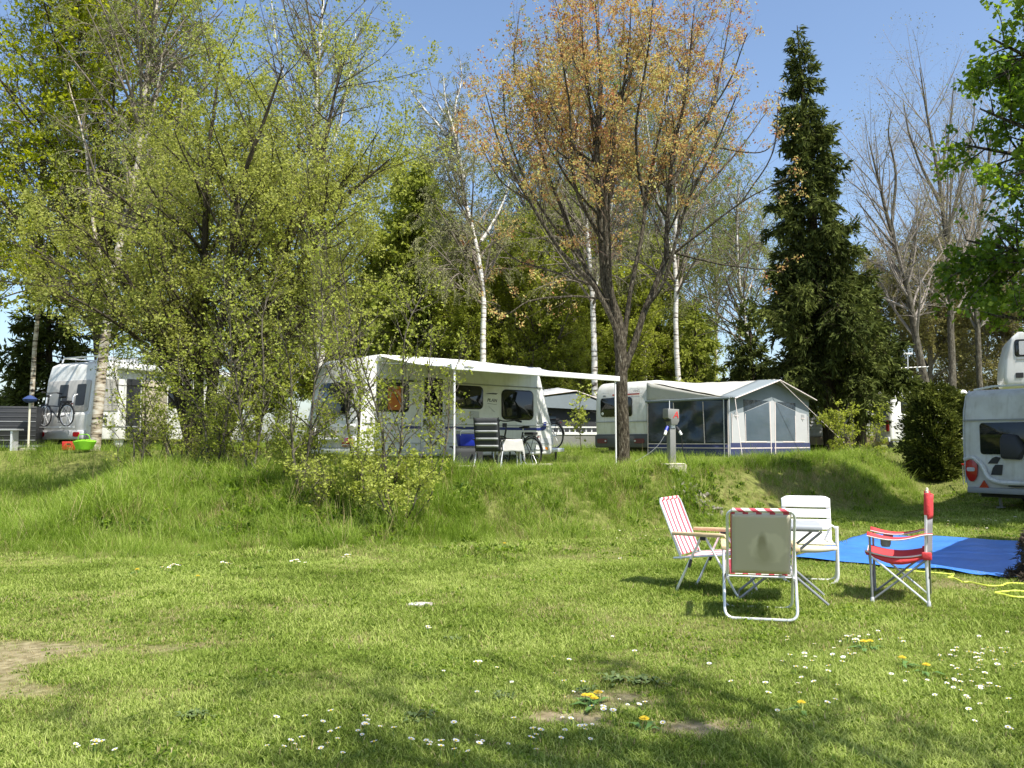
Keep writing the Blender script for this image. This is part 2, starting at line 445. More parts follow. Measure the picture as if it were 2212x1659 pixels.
class MB:
    def __init__(s): s.v = []; s.f = []; s.m = []; s.cur = 0
    def add(s, vs, fs):
        n = len(s.v); s.v.extend([tuple(map(float, p)) for p in vs])
        for q in fs: s.f.append(tuple(i + n for i in q)); s.m.append(s.cur)
        return s
    def box(s, c, d, rz=0.0, Mx=None):
        x, y, z = d[0] / 2, d[1] / 2, d[2] / 2
        vs = [Vector(p) for p in ((-x, -y, -z), (x, -y, -z), (x, y, -z), (-x, y, -z), (-x, -y, z), (x, -y, z), (x, y, z), (-x, y, z))]
        rot = Matrix.Rotation(rz, 3, 'Z') if Mx is None else Mx
        vs = [rot @ p + Vector(c) for p in vs]
        return s.add(vs, [(0, 3, 2, 1), (4, 5, 6, 7), (0, 1, 5, 4), (1, 2, 6, 5), (2, 3, 7, 6), (3, 0, 4, 7)])
    def bar(s, a, b, w, h):
        a = Vector(a); b = Vector(b); d = (b - a); L = d.length; d.normalize()
        q = d.to_track_quat('X', 'Z').to_matrix()
        return s.box((a + b) / 2, (L, w, h), Mx=q)
    def tube(s, pts, r, k=8, closed=False, cap=True):
        P = [Vector(p) for p in pts]; n = len(P)
        rr = r if isinstance(r, (list, tuple, np.ndarray)) else [r] * n
        vs = []; prev = None
        for i in range(n):
            if closed: t = P[(i + 1) % n] - P[i - 1]
            else: t = P[min(i + 1, n - 1)] - P[max(i - 1, 0)]
            t.normalize()
            if prev is None:
                u = t.orthogonal().normalized()
            else:
                u = (prev - t * prev.dot(t))
                u = u.normalized() if u.length > 1e-6 else t.orthogonal().normalized()
            prev = u; b = t.cross(u)
            for j in range(k):
                a = 2 * PI * j / k
                vs.append(P[i] + (u * math.cos(a) + b * math.sin(a)) * rr[i])
        fs = []
        for i in range(n if closed else n - 1):
            for j in range(k):
                a = i * k + j; b2 = i * k + (j + 1) % k; i2 = (i + 1) % n
                fs.append((a, b2, i2 * k + (j + 1) % k, i2 * k + j))
        if cap and not closed:
            fs.append(tuple(range(k - 1, -1, -1))); fs.append(tuple((n - 1) * k + j for j in range(k)))
        return s.add(vs, fs)
    def plate(s, o, u, v, nrm, outline, th):
        """outline (a,b) in the frame u,v at o; from 0 to th along nrm"""
        o = Vector(o); u = Vector(u); v = Vector(v); nrm = Vector(nrm).normalized()
        n = len(outline)
        vs = [o + u * a + v * b for a, b in outline] + [o + u * a + v * b + nrm * th for a, b in outline]
        flip = u.cross(v).dot(nrm) < 0
        top = tuple(range(n, 2 * n)); bot = tuple(range(n - 1, -1, -1))
        fs = [top, bot] + [(i, (i + 1) % n, n + (i + 1) % n, n + i) for i in range(n)]
        if flip: fs = [tuple(reversed(q)) for q in fs]
        return s.add(vs, fs)
    def sheet(s, fn, nu, nv):
        vs = [fn(i / nu, j / nv) for i in range(nu + 1) for j in range(nv + 1)]
        fs = [(i * (nv + 1) + j, (i + 1) * (nv + 1) + j, (i + 1) * (nv + 1) + j + 1, i * (nv + 1) + j + 1) for i in range(nu) for j in range(nv)]
        return s.add(vs, fs)
    def lathe(s, prof, c=(0, 0, 0), k=16, axis='z'):
        vs = []; n = len(prof)
        for r_, z_ in prof:
            for j in range(k):
                a = 2 * PI * j / k
                p = (r_ * math.cos(a), r_ * math.sin(a), z_)
                if axis == 'y': p = (p[0], p[2], p[1])
                vs.append((p[0] + c[0], p[1] + c[1], p[2] + c[2]))
        fs = [(i * k + j, i * k + (j + 1) % k, (i + 1) * k + (j + 1) % k, (i + 1) * k + j) for i in range(n - 1) for j in range(k)]
        return s.add(vs, fs)
    def build(s, name, mats, parent=None, bevel=0.0, bang=40, seg=2, solid=0.0, sharp=35, smooth=True):
        me = bpy.data.meshes.new(name)
        me.from_pydata(s.v, [], s.f)
        mats = mats if isinstance(mats, (list, tuple)) else [mats]
        for m_ in mats: me.materials.append(m_)
        if len(mats) > 1: me.polygons.foreach_set("material_index", s.m)
        bm = bmesh.new(); bm.from_mesh(me)
        bmesh.ops.recalc_face_normals(bm, faces=bm.faces)
        if bevel:
            ed = [e for e in bm.edges if len(e.link_faces) == 2 and e.calc_face_angle(0) > R(bang)]
            bmesh.ops.bevel(bm, geom=ed, offset=bevel, segments=seg, profile=.5, affect='EDGES', clamp_overlap=True)
        bm.to_mesh(me); bm.free()
        if smooth:
            me.polygons.foreach_set("use_smooth", np.ones(len(me.polygons), bool))
            me.set_sharp_from_angle(angle=R(sharp))
        o = bpy.data.objects.new(name, me)
        COL.objects.link(o)
        if parent is not None: o.parent = parent
        if solid:
            md = o.modifiers.new("thickness", 'SOLIDIFY'); md.thickness = solid; md.offset = 0
        return o

def text(name, body, size, m, parent, loc, rot, shear=0.0, ext=.002):
    cu = bpy.data.curves.new(name, 'FONT'); cu.body = body; cu.size = size; cu.extrude = ext; cu.shear = shear
    cu.align_x = 'CENTER'; cu.align_y = 'CENTER'
    tmp = bpy.data.objects.new(name, cu); COL.objects.link(tmp)
    dg = bpy.context.evaluated_depsgraph_get()
    me = bpy.data.meshes.new_from_object(tmp.evaluated_get(dg))
    bpy.data.objects.remove(tmp); bpy.data.curves.remove(cu)
    me.materials.clear(); me.materials.append(m)
    o = bpy.data.objects.new(name, me); COL.objects.link(o)
    o.parent = parent; o.location = loc; o.rotation_euler = rot
    return o

def copy_tree(o, parent=None):
    c = o.copy(); COL.objects.link(c)
    if parent is not None: c.parent = parent
    for ch in list(o.children): copy_tree(ch, c)
    return c

def arc(p0, p1, p2, n=6):
    """rounded corner from p0 by p1 to p2 (quadratic)"""
    p0, p1, p2 = map(Vector, (p0, p1, p2))
    return [p0 * (1 - t) ** 2 + p1 * 2 * t * (1 - t) + p2 * t * t for t in [i / n for i in range(n + 1)]]

def bent(pts, r=.06, n=5):
    """polyline with rounded corners"""
    P = [Vector(p) for p in pts]; out = [P[0]]
    for i in range(1, len(P) - 1):
        a = P[i] + (P[i - 1] - P[i]).normalized() * min(r, (P[i - 1] - P[i]).length * .45)
        b = P[i] + (P[i + 1] - P[i]).normalized() * min(r, (P[i + 1] - P[i]).length * .45)
        out += arc(a, P[i], b, n)
    out.append(P[-1])
    return out

# ------------------------------------------------------------------ ground sheet
def axis_pts(lo, hi, step, far_lo, far_hi):
    c = list(np.arange(lo, hi + 1e-6, step))
    a = []; d = step; x = lo
    while x > far_lo: d *= 1.25; x -= d; a.append(x)
    b = []; d = step; x = hi
    while x < far_hi: d *= 1.25; x += d; b.append(x)
    return np.array(a[::-1] + c + b)
gx = axis_pts(-14, 15, .16, -1500, 1500); gy = axis_pts(2.5, 30, .14, -200, 3000)
XX, YY = np.meshgrid(gx, gy, indexing='ij')
ZZ = tz(XX, YY)
V = np.stack([XX.ravel(), YY.ravel(), ZZ.ravel()], 1)
nx, ny = len(gx), len(gy)
ii, jj = np.meshgrid(np.arange(nx - 1), np.arange(ny - 1), indexing='ij')
q = (ii * ny + jj).ravel()
FQ = np.stack([q, q + ny, q + ny + 1, q + 1], 1)
ground = mesh_obj("ground", V, FQ, M['ground'])
tag(ground, "lawn rising over a grassy bank to the camping terrace", "ground", kind="structure")
ab = ground.data.attributes.new("bare", 'FLOAT', 'POINT')
ab.data.foreach_set("value", bare(XX.ravel(), YY.ravel()).astype(np.float32))

# ------------------------------------------------------------------ grass (instanced tufts on points)
def tuft(name, rs, n, h0, h1, spread, wid, lean, m, broad=False):
    Vv = []; Ff = []; T = []
    for i in range(n):
        a = rs.rand() * 2 * PI; rr = spread * math.sqrt(rs.rand())
        bx, by = rr * math.cos(a), rr * math.sin(a)
        h = h0 + (h1 - h0) * rs.rand() ** 1.3
        d = rs.rand() * 2 * PI; ln = lean * (.3 + rs.rand()) * h
        wx, wy = -math.sin(d) * wid * .5, math.cos(d) * wid * .5
        dx, dy = math.cos(d) * ln, math.sin(d) * ln
        k = len(Vv)
        Vv += [(bx - wx, by - wy, 0), (bx + wx, by + wy, 0),
               (bx + dx * .35 + wx * .8, by + dy * .35 + wy * .8, h * .6), (bx + dx * .35 - wx * .8, by + dy * .35 - wy * .8, h * .6),
               (bx + dx, by + dy, h * (.92 if not broad else .7))]
        Ff += [(k, k + 1, k + 2, k + 3), (k + 3, k + 2, k + 4)]
        T += [rs.rand()] * 5
    o = mesh_obj(name, Vv, Ff, m, smooth=False, tone=np.array(T), link=False)
    return o

def protos(name, objs):
    c = bpy.data.collections.new(name)
    for i, o in enumerate(objs):
        o.name = "%s_%02d" % (name, i); c.objects.link(o)
    return c

def scatter(name, P, scl, idx, coll, rs, label, cat, tilt=.18):
    n = len(P)
    me = bpy.data.meshes.new(name)
    me.vertices.add(n); me.vertices.foreach_set("co", np.asarray(P, np.float32).ravel())
    rot = np.stack([(rs.rand(n) - .5) * 2 * tilt, (rs.rand(n) - .5) * 2 * tilt, rs.rand(n) * 2 * PI], 1).astype(np.float32)
    a = me.attributes.new("rot", 'FLOAT_VECTOR', 'POINT'); a.data.foreach_set("vector", rot.ravel())
    a = me.attributes.new("scl", 'FLOAT', 'POINT'); a.data.foreach_set("value", np.asarray(scl, np.float32))
    a = me.attributes.new("idx", 'INT', 'POINT'); a.data.foreach_set("value", np.asarray(idx, np.int32))
    o = bpy.data.objects.new(name, me); COL.objects.link(o)
    g = bpy.data.node_groups.new(name + "_scatter", 'GeometryNodeTree')
    g.interface.new_socket("Geometry", in_out='INPUT', socket_type='NodeSocketGeometry')
    g.interface.new_socket("Geometry", in_out='OUTPUT', socket_type='NodeSocketGeometry')
    N = g.nodes.new; L = g.links.new
    gi = N("NodeGroupInput"); go = N("NodeGroupOutput"); ip = N("GeometryNodeInstanceOnPoints"); ci = N("GeometryNodeCollectionInfo")
    ci.inputs["Collection"].default_value = coll
    ci.inputs["Separate Children"].default_value = True; ci.inputs["Reset Children"].default_value = True
    def na(nm, ty):
        x = N("GeometryNodeInputNamedAttribute"); x.data_type = ty; x.inputs["Name"].default_value = nm; return x.outputs[0]
    e2r = N("FunctionNodeEulerToRotation")
    L(na("rot", 'FLOAT_VECTOR'), e2r.inputs[0])
    L(gi.outputs[0], ip.inputs["Points"]); L(ci.outputs[0], ip.inputs["Instance"])
    ip.inputs["Pick Instance"].default_value = True
    L(na("idx", 'INT'), ip.inputs["Instance Index"]); L(e2r.outputs[0], ip.inputs["Rotation"]); L(na("scl", 'FLOAT'), ip.inputs["Scale"])
    L(ip.outputs[0], go.inputs[0])
    md = o.modifiers.new("scatter", 'NODES'); md.node_group = g
    return tag(o, label, cat, kind="stuff")

rs = np.random.RandomState(11)
lawn_c = protos("lawn_tuft", [tuft("t", rs, 30, .010, .040, .09, .0042, 1.15, M['lf_grass']) for _ in range(5)] +
                [tuft("t", rs, 9, .015, .04, .08, .005, .9, M['lf_dry']) for _ in range(2)] +
                [tuft("t", rs, 9, .02, .035, .06, .022, 1.0, M['lf_green'], True) for _ in range(2)])
tall_c = protos("tall_tuft", [tuft("t", rs, 22, .12, .46, .14, .0075, .45 + .15 * k, M['lf_tall']) for k in range(5)] +
                [tuft("t", rs, 12, .10, .36, .12, .006, .6, M['lf_dry']) for _ in range(2)] +
                [tuft("t", rs, 18, .06, .26, .13, .045, .9, M['lf_green'], True), tuft("t", rs, 5, .35, .72, .10, .006, .25, M['lf_dry'])])

def frustum_pts(n, y0, y1, rs, margin=.03):
    """uniform points of the ground the camera can see between two distances"""
    u = rs.rand(n)
    y = np.sqrt(y0 * y0 + u * (y1 * y1 - y0 * y0))
    x = (rs.rand(n) * 2 - 1) * (y * .60 + 2.4)
    return x, y

def lawn_mask(x, y):
    foot = np.interp(x, FX, FT)
    edge = foot - .3 + (noise2(x, y, .8, 21) - .5) * 2.0 + (noise2(x, y, 3.5, 22) - .5) * 1.2
    right = smooth(9.5, 11.5, x) * (y < 40)
    return (y < edge) | (right > .5) | ((x < -8.5) & (y > 20.3) & (y < 22.6))

def off_tarp(x, y):
    # the tarpaulin presses the grass down
    ax, ay = 3.60, 11.0; ux, uy = .594, .805
    a = (x - ax) * ux + (y - ay) * uy; b = (x - ax) * uy - (y - ay) * ux
    return ~((a > .02) & (a < 3.6) & (b > .02) & (b < 4.3))

XL = []; YL = []; SL = []
for n, y0, y1, s in [(42000, 2.7, 6.2, .9), (42000, 6.2, 11, 1.15), (26000, 11, 22, 1.6), (4500, 22, 42, 2.6)]:
    x, y = frustum_pts(n, y0, y1, rs)
    XL.append(x); YL.append(y); SL.append(np.full(n, s))
x = np.concatenate(XL); y = np.concatenate(YL); s = np.concatenate(SL)
b = bare(x, y)
k = lawn_mask(x, y) & off_tarp(x, y) & (rs.rand(len(x)) > b * .95)
x, y, s, b = x[k], y[k], s[k], b[k]
lush = noise2(x, y, .7, 31) * .6 + noise2(x, y, 2.3, 32) * .4
s = s * (.55 + .95 * lush + .35 * (noise2(x, y, 6.0, 33) - .5)) * (1 - .45 * b) * (.85 + .3 * rs.rand(len(x)))
dryp = .05 + .30 * smooth(.5, .25, lush) + .4 * (b > .15)
u = rs.rand(len(x))
idx = rs.randint(0, 5, len(x))
idx = np.where(u < dryp, 5 + rs.randint(0, 2, len(x)), idx)
cl = smooth(.62, .75, noise2(x, y, 1.3, 44) * .6 + noise2(x, y, 4.5, 45) * .4)
idx = np.where((u > .955 - .40 * cl), 7 + rs.randint(0, 2, len(x)), idx)
scatter("lawn_grass", np.stack([x, y, tz(x, y) - .004], 1), s, idx, lawn_c, rs, "short mown grass of the lawn", "grass")

# tall grass of the bank, the unmown field on the left and the terrace
x, y = frustum_pts(62000, 10.5, 24, rs)
foot = np.interp(x, FX, FT); crest = np.interp(x, FX, CR)
k = ~lawn_mask(x, y) & (y < crest + 1.2) & (x < 11.6)
x, y = x[k], y[k]
foot = np.interp(x, FX, FT); crest = np.interp(x, FX, CR)
f = (y - foot) / (crest - foot)
dryz = smooth(3.0, 4.5, x) * smooth(9.5, 7.0, x) * smooth(.0, .2, f) * smooth(1.0, .75, f)
s = (.45 + .7 * noise2(x, y, .8, 51) + .45 * (noise2(x, y, 2.6, 52) - .4)) * (.65 + .6 * rs.rand(len(x)))
s = s * (1 - .45 * dryz) * (.38 + .62 * smooth(-.25, .35, f + .5 * (noise2(x, y, 1.6, 57) - .5))) * (1 - .3 * smooth(1.0, 1.3, f)) * (1 - .25 * smooth(-7.5, -9, x) * smooth(16, 18.5, y))
# close in front of the caravan's furniture the grass is a little lower
u = rs.rand(len(x))
idx = np.where(u < .11 + .42 * dryz + .22 * smooth(.6, .8, noise2(x, y, 1.1, 53)), 5 + rs.randint(0, 2, len(x)), rs.randint(0, 5, len(x)))
u2 = rs.rand(len(x)); wd = smooth(.55, .75, noise2(x, y, 1.0, 71) * .6 + noise2(x, y, 3.0, 72) * .4)
idx = np.where(u2 < .02 + .30 * wd, 7, np.where(u2 > .965, 8, idx))
k = rs.rand(len(x)) > .45 * dryz
P1 = np.stack([x, y, tz(x, y) - .02], 1)[k]; s1 = s[k]; i1 = idx[k]
# terrace and the left bank
x, y = frustum_pts(17000, 16, 46, rs)
crest = np.interp(x, FX, CR)
k = ((y > crest + .8) & (x < 11)) | ((x < -8) & (y > 22.4) & (y < 27))
x, y = x[k], y[k]
lb = smooth(-8, -10, x) * smooth(27, 24, y)
s = (.45 + .25 * rs.rand(len(x))) * (1 + .9 * lb) * np.where(y > 30, 1.5, 1)
P2 = np.stack([x, y, tz(x, y) - .02], 1)
scatter("tall_grass", np.concatenate([P1, P2]), np.concatenate([s1, s]), np.concatenate([i1, rs.randint(0, 5, len(x))]), tall_c, rs,
        "long unmown grass on the bank and terrace", "grass", .42)
# ------------------------------------------------------------------ caravans and motorhomes
THA = R(42.0)
TH = R(36.0)                                  # all pitches of the row lie the same way
ROT_SIDE = (PI / 2, 0, 0)                     # lettering on a wall that faces local -y
ROT_REAR = (PI / 2, 0, -PI / 2)               # lettering on a wall that faces local -x

def body(prof, W, m, parent, bevel=.06, name="body"):
    n = len(prof); mb_ = MB()
    vs = [(x, 0, z) for x, z in prof] + [(x, W, z) for x, z in prof]
    fs = [tuple(range(n)), tuple(range(2 * n - 1, n - 1, -1))] + [(i, n + i, n + (i + 1) % n, (i + 1) % n) for i in range(n)]
    mb_.add(vs, fs)
    return mb_.build(name, m, parent, bevel=bevel, bang=28, seg=4, sharp=50)

def side_win(parent, x0, x1, z0, z1, r=.09, m='glass', name="window", y=0.0, th=.022, frame=True):
    w_, h_ = x1 - x0, z1 - z0
    o = ((x0 + x1) / 2, y, (z0 + z1) / 2)
    if frame:
        fr = MB(); fr.plate(o, (1, 0, 0), (0, 0, 1), (0, -1, 0), rrect(w_ + .05, h_ + .05, r + .02), th * .55)
        f = fr.build("window_frame", M['black'], None, bevel=.004)
    p = MB().plate((o[0], y - .004, o[2]), (1, 0, 0), (0, 0, 1), (0, -1, 0), rrect(w_, h_, r), th).build(name, M[m], parent, bevel=.006)
    if frame: f.parent = p
    return p

def rear_frame(a, b):
    """frame of a rear wall panel between two profile points (x,z)"""
    a = Vector((a[0], 0, a[1])); b = Vector((b[0], 0, b[1]))
    v = (b - a).normalized(); n = Vector((0, 1, 0)).cross(v); n = n if n.x < 0 else -n
    return a, v, n

def wheel(parent, x, y, r=.32, w_=.19):
    t = MB().lathe([(r * .62, -w_ / 2), (r * .9, -w_ / 2), (r, -w_ * .32), (r, w_ * .32), (r * .9, w_ / 2), (r * .62, w_ / 2)], (x, y, r), 24, 'y')
    o = t.build("wheel", M['black'], parent)
    d = MB().lathe([(0.001, -w_ / 2 + .02), (r * .3, -w_ / 2 + .012), (r * .62, -w_ / 2 + .03), (r * .63, w_ / 2 - .03), (0.001, w_ / 2 - .02)], (x, y, r), 20, 'y')
    d.build("wheel_rim", M['alu'], o)

def corner_leg(parent, x, y, h=.3):
    MB().bar((x, y, h), (x + .04, y, .02), .05, .05).box((x + .04, y, .012), (.14, .14, .024)).build("corner_steady", M['steel'], parent)

# ---- white caravan with the roll-out awning
L_, W_ = 5.3, 2.3
A = thing("caravan", "white caravan with its awning rolled out on two poles and an orange curtain", "caravan", (-3.23, 18.0, .90), THA)
A.scale = (1.1, 1, 1)
PR = [(.16, .28), (.02, .50), (0, .78), (.05, 1.15), (.22, 2.2), (.34, 2.42), (.5, 2.50), (2.6, 2.53), (4.55, 2.47), (4.78, 2.40), (4.86, 2.2), (5.2, 1.05), (5.27, .72), (5.2, .28)]
body(PR, W_, M['white'], A)
MB().box((2.6, W_ / 2, .22), (4.6, W_ - .3, .10)).box((1.2, W_ / 2, .2), (.5, W_ - .4, .14)).build("chassis", M['dark'], A)
for x in (2.55,):
    for y in (.16, W_ - .16): wheel(A, x, y)
for x in (.5, 4.75):
    for y in (.25, W_ - .25): corner_leg(A, x, y, .24)
# side wall
for zz, hh in ((1.965, .022), (1.01, .014), (.58, .016), (.42, .016)):
    MB().box((2.62 if zz > 1.5 else 2.6, -.006, zz), (4.45 if zz > 1.5 else 5.0, .03, hh)).build("trim_strip", M['trim'] if zz > 1 else M['lgrey'], A)
w1 = side_win(A, .42, 1.14, 1.28, 1.88)
MB().plate((.82, -.027, 1.56), (1, 0, 0), (0, 0, 1), (0, -1, 0), rrect(.36, .52, .03), .006).build("curtain", M['orange'], w1)
MB().box((.90, -.035, 1.95), (.9, .04, .03)).build("window_blind_box", M['dark'], A)
dr = MB().plate((1.76, -.002, 1.22), (1, 0, 0), (0, 0, 1), (0, -1, 0), rrect(.62, 1.78, .05), .02).build("door", M['white'], A, bevel=.008)
MB().plate((1.76, -.022, 1.62), (1, 0, 0), (0, 0, 1), (0, -1, 0), rrect(.46, .86, .05), .012).build("door_window", M['glass'], dr)
MB().box((1.53, -.04, 1.05), (.05, .03, .12)).build("door_handle", M['dark'], dr)
side_win(A, 2.32, 3.08, 1.40, 1.90)
side_win(A, 3.66, 4.58, 1.17, 1.86, .11)
MB().box((2.86, -.018, 1.24), (.24, .03, .17)).build("vent_grille", M['lgrey'], A, bevel=.01)
v = MB()
v.plate((0, -.003, .93), (1, 0, 0), (0, 0, 1), (0, -1, 0), [(.95, -.03), (4.62, -.035), (4.62, .03), (.95, .028)], .006)
v.plate((4.62, -.003, .93), (1, 0, 0), (0, 0, 1), (0, -1, 0), [(0, -.035), (.30, -.035), (.385, .02), (.40, .19), (.31, .18), (.28, .08), (.2, .03), (0, .03)], .0065)
v.build("side_stripe", M['blue'], A, smooth=False)
MB().plate((4.98, -.003, .62), (1, 0, 0), (0, 0, 1), (0, -1, 0), rrect(.5, .17, .02), .008).build("grey_panel", M['lgrey'], A)
MB().lathe([(.0, -.03), (.035, -.028), (.045, -.008), (.045, .0)], (5.02, 0, .44), 12, 'y').build("marker_lamp", M['amber'], A)
MB().plate((4.83, -.004, 1.22), (1, 0, 0), (0, 0, 1), (0, -1, 0), rrect(.10, .26, .02), .008).build("gas_vent", M['lgrey'], A)
MB().plate((4.86, -.002, 1.985), (1, 0, 0), (0, 0, 1), (0, -1, 0), [(-.16, -.01), (.08, -.02), (.08, -.006), (-.16, .006)], .008).build("front_seam", M['trim'], A)
MB().plate((5.0, -.002, 1.08), (1, 0, 0), (0, 0, 1), (0, -1, 0), [(-.28, -.008), (.16, -.012), (.16, .002), (-.28, .006)], .008).build("front_seam", M['trim'], A)
text("lettering", "PLAN", .115, M['dark'], A, (3.36, -.004, 1.60), ROT_SIDE, .25)
text("lettering", "495", .10, M['dark'], A, (4.42, -.012, .93), ROT_SIDE, .2)
E3 = lambda: MB()
E3().plate((3.36, -.003, 1.76), (1, 0, 0), (0, 0, 1), (0, -1, 0), [(-.20, -.012), (-.1, .012), (.02, .02), (.17, .018), (.12, -.014), (.0, -.01)], .004).build("swoosh", M['dark'], A, smooth=False)
E3().plate((3.36, -.003, 1.51), (1, 0, 0), (0, 0, 1), (0, -1, 0), [(-.14, .01), (.12, -.01), (.15, .02), (.12, .0), (-.12, .022)], .004).build("swoosh", M['trim'], A, smooth=False)
E3().plate((3.36, -.003, 1.40), (1, 0, 0), (0, 0, 1), (0, -1, 0), [(-.1, .06), (.1, -.08), (.06, -.075), (-.02, -.01)], .004).build("swoosh", M['lgrey'], A, smooth=False)
# rear wall
a_, v_, n_ = rear_frame((.05, 1.15), (.22, 2.2))
MB().plate(a_ + v_ * .42 + Vector((0, W_ / 2 + .05, 0)) + n_ * .002, (0, 1, 0), v_, n_, rrect(1.45, .74, .10), .03).build("rear_window", M['glass'], A, bevel=.008)
a_, v_, n_ = rear_frame((0, .78), (.05, 1.15))
MB().plate(a_ + v_ * .32 + Vector((0, W_ / 2, 0)), (0, 1, 0), v_, n_, rrect(2.0, .03, .012), .02).build("trim_strip", M['plastic'], A)
bp = MB()
bp.tube(bent([(-.03, .12, .95), (-.04, .5, .94), (-.05, .62, .66), (-.05, W_ - .62, .66), (-.04, W_ - .5, .94), (-.03, W_ - .12, .95)], .1), .04, 8)
bp.box((-.03, W_ / 2, .40), (.12, W_ - .1, .13)).box((-.02, .36, .60), (.05, .56, .24)).box((-.02, W_ - .36, .60), (.05, .56, .24))
bp.build("rear_bumper", M['plastic'], A, bevel=.02)
MB().box((-.012, W_ / 2, .80), (.02, .50, .12)).build("number_plate", M['beige'], A)
for y in (.34, W_ - .34):
    tl = MB().plate((-.047, y, .60), (0, 1, 0), (0, 0, 1), (-1, 0, 0), [(-.23, -.075), (.20, -.10), (.23, .085), (-.17, .10)], .03).build("tail_lamp", M['red'], A, bevel=.01)
    MB().box((-.082, y, .545), (.012, .30, .025)).build("reversing_lens", M['plastic'], tl)
# roof: cassette and rolled-out awning
aw = MB().box((2.57, -.07, 2.40), (4.36, .15, .13)).build("awning_cassette", M['plastic'], A, bevel=.03)
AX0, AX1, AO = .40, 4.74, 2.5
def roof_fn(u, v):
    s = AX0 + (AX1 - AX0) * u
    return (s, -.12 - AO * v, 2.44 - .40 * v - .045 * math.sin(PI * v) - .012 * math.sin(u * 19) * math.sin(PI * v))
MB().sheet(roof_fn, 16, 8).build("awning_canopy", M['awn'], A, solid=.006)
MB().tube([(AX0 - .03, -.12 - AO, 2.045), (AX1 + .03, -.12 - AO, 2.045)], .02, 6).box(((AX0 + AX1) / 2, -.14 - AO, 2.05), (AX1 - AX0 + .1, .085, .115)).build("awning_front_bar", M['plastic'], A, bevel=.015)
MB().box((AX0 + .32, -.188 - AO, 2.062), (.2, .012, .03)).build("awning_badge", M['trim'], A)
for x in (AX0 + .05, AX1 - .04):
    MB().tube([(x, -.12 - AO, 2.04), (x - .005, -.13 - AO, .9), (x - .01, -.14 - AO, -.12)], [.02, .018, .016], 8).build("awning_pole", M['wtube'], A)
    MB().tube([(x, -.1, 2.30), (x, -.12 - AO, 2.06)], .014, 6).build("awning_arm", M['wtube'], A)
# hitch at the front
h = MB()
h.bar((5.2, .35, .36), (6.15, W_ / 2, .36), .06, .1).bar((5.2, W_ - .35, .36), (6.15, W_ / 2, .36), .06, .1).box((6.25, W_ / 2, .42), (.4, .09, .1))
h.box((5.42, .12, .40), (.5, .10, .10)).box((5.36, W_ / 2, .33), (.22, W_ * .8, .05))
h.build("drawbar", M['alu'], A, bevel=.01)
MB().tube([(5.55, .25, .36), (5.55, .25, .0)], .03, 8).lathe([(.0, 0), (.08, 0), (.08, .02), (.0, .02)], (5.55, .25, -.01), 10).build("jockey_leg", M['dark'], A)

# ---- second caravan with the awning tent
B = thing("caravan", "grey-white caravan behind the maple's trunk with a fabric awning tent at its side", "caravan", (4.28, 26.9, 1.04), R(42))
L2, W2 = 6.0, 2.25
M['bump'] = mat('dark_bumper', (.075, .078, .08), .6); M['reddark'] = mat('dull_red_lens', (.11, .015, .016), .4)
PR2 = [(.10, .42), (.02, .80), (0, 1.15), (.02, 1.9), (.10, 2.26), (.28, 2.41), (.6, 2.45), (5.3, 2.45), (5.6, 2.3), (5.9, 1.2), (5.95, .6), (5.8, .30), (.3, .30)]
body(PR2, W2, M['white2'], B, .10)
MB().box((2.8, W2 / 2, .24), (4.6, W2 - .3, .14)).build("chassis", M['dark'], B)
MB().box((.09, W2 / 2, .50), (.22, W2 + .02, .44)).build("rear_bumper", M['bump'], B, bevel=.06)
for y in (.16, W2 - .16): wheel(B, 2.9, y)
for x in (.55, 5.2):
    for y in (.25, W2 - .25): corner_leg(B, x, y, .28)
rw = MB().plate((.004, W2 / 2 + .18, 1.60), (0, 1, 0), (0, 0, 1), (-1, 0, 0), rrect(1.35, .62, .10), .03).build("rear_window", M['glass'], B, bevel=.01)
MB().lathe([(.0, -.036), (.05, -.034), (.05, 0)], (0, 0, 0), 14, 'y').build("round_sticker", M['plastic'], rw).matrix_local = Matrix.Translation((-.002, W2 / 2 + .75, 1.40)) @ Matrix.Rotation(-PI / 2, 4, 'Z')
MB().box((-.012, W2 / 2, 1.12), (.03, W2 - .08, .025)).build("trim_strip", M['trim'], B)
MB().plate((.03, .98, 2.0), (0, 1, 0), (0, 0, 1), (-1, 0, 0), [(-.62, -.018), (.5, -.02), (.5, .025), (-.62, .02)], .02).build("red_stripe", M['redpaint'], B)
text("lettering", "VING", .12, M['trim'], B, (.015, .46, 2.10), ROT_REAR)
MB().tube([(.012, .22, 2.02), (.012, .72, 2.02), (.03, .72, 2.18), (.03, .22, 2.18)], .006, 4, closed=True).build("lettering_frame", M['trim'], B)
MB().plate((.018, W2 - .42, 1.98), (0, 1, 0), (0, 0, 1), (-1, 0, 0), rrect(.13, .055, .027), .012).build("emblem", M['trim'], B)
text("lettering", "CARAVAN", .07, M['lgrey'], B, (.02, W2 - .45, 2.08), ROT_REAR)
for y in (.34, W2 - .34):
    tl = MB().plate((-.018, y, .50), (0, 1, 0), (0, 0, 1), (-1, 0, 0), rrect(.42, .15, .05), .02).build("tail_lamp", M['reddark'], B)
    MB().plate((-.038, y + (.16 if y < 1 else -.16), .50), (0, 1, 0), (0, 0, 1), (-1, 0, 0), rrect(.07, .06, .03), .008).build("reversing_lens", M['lgrey'], tl)
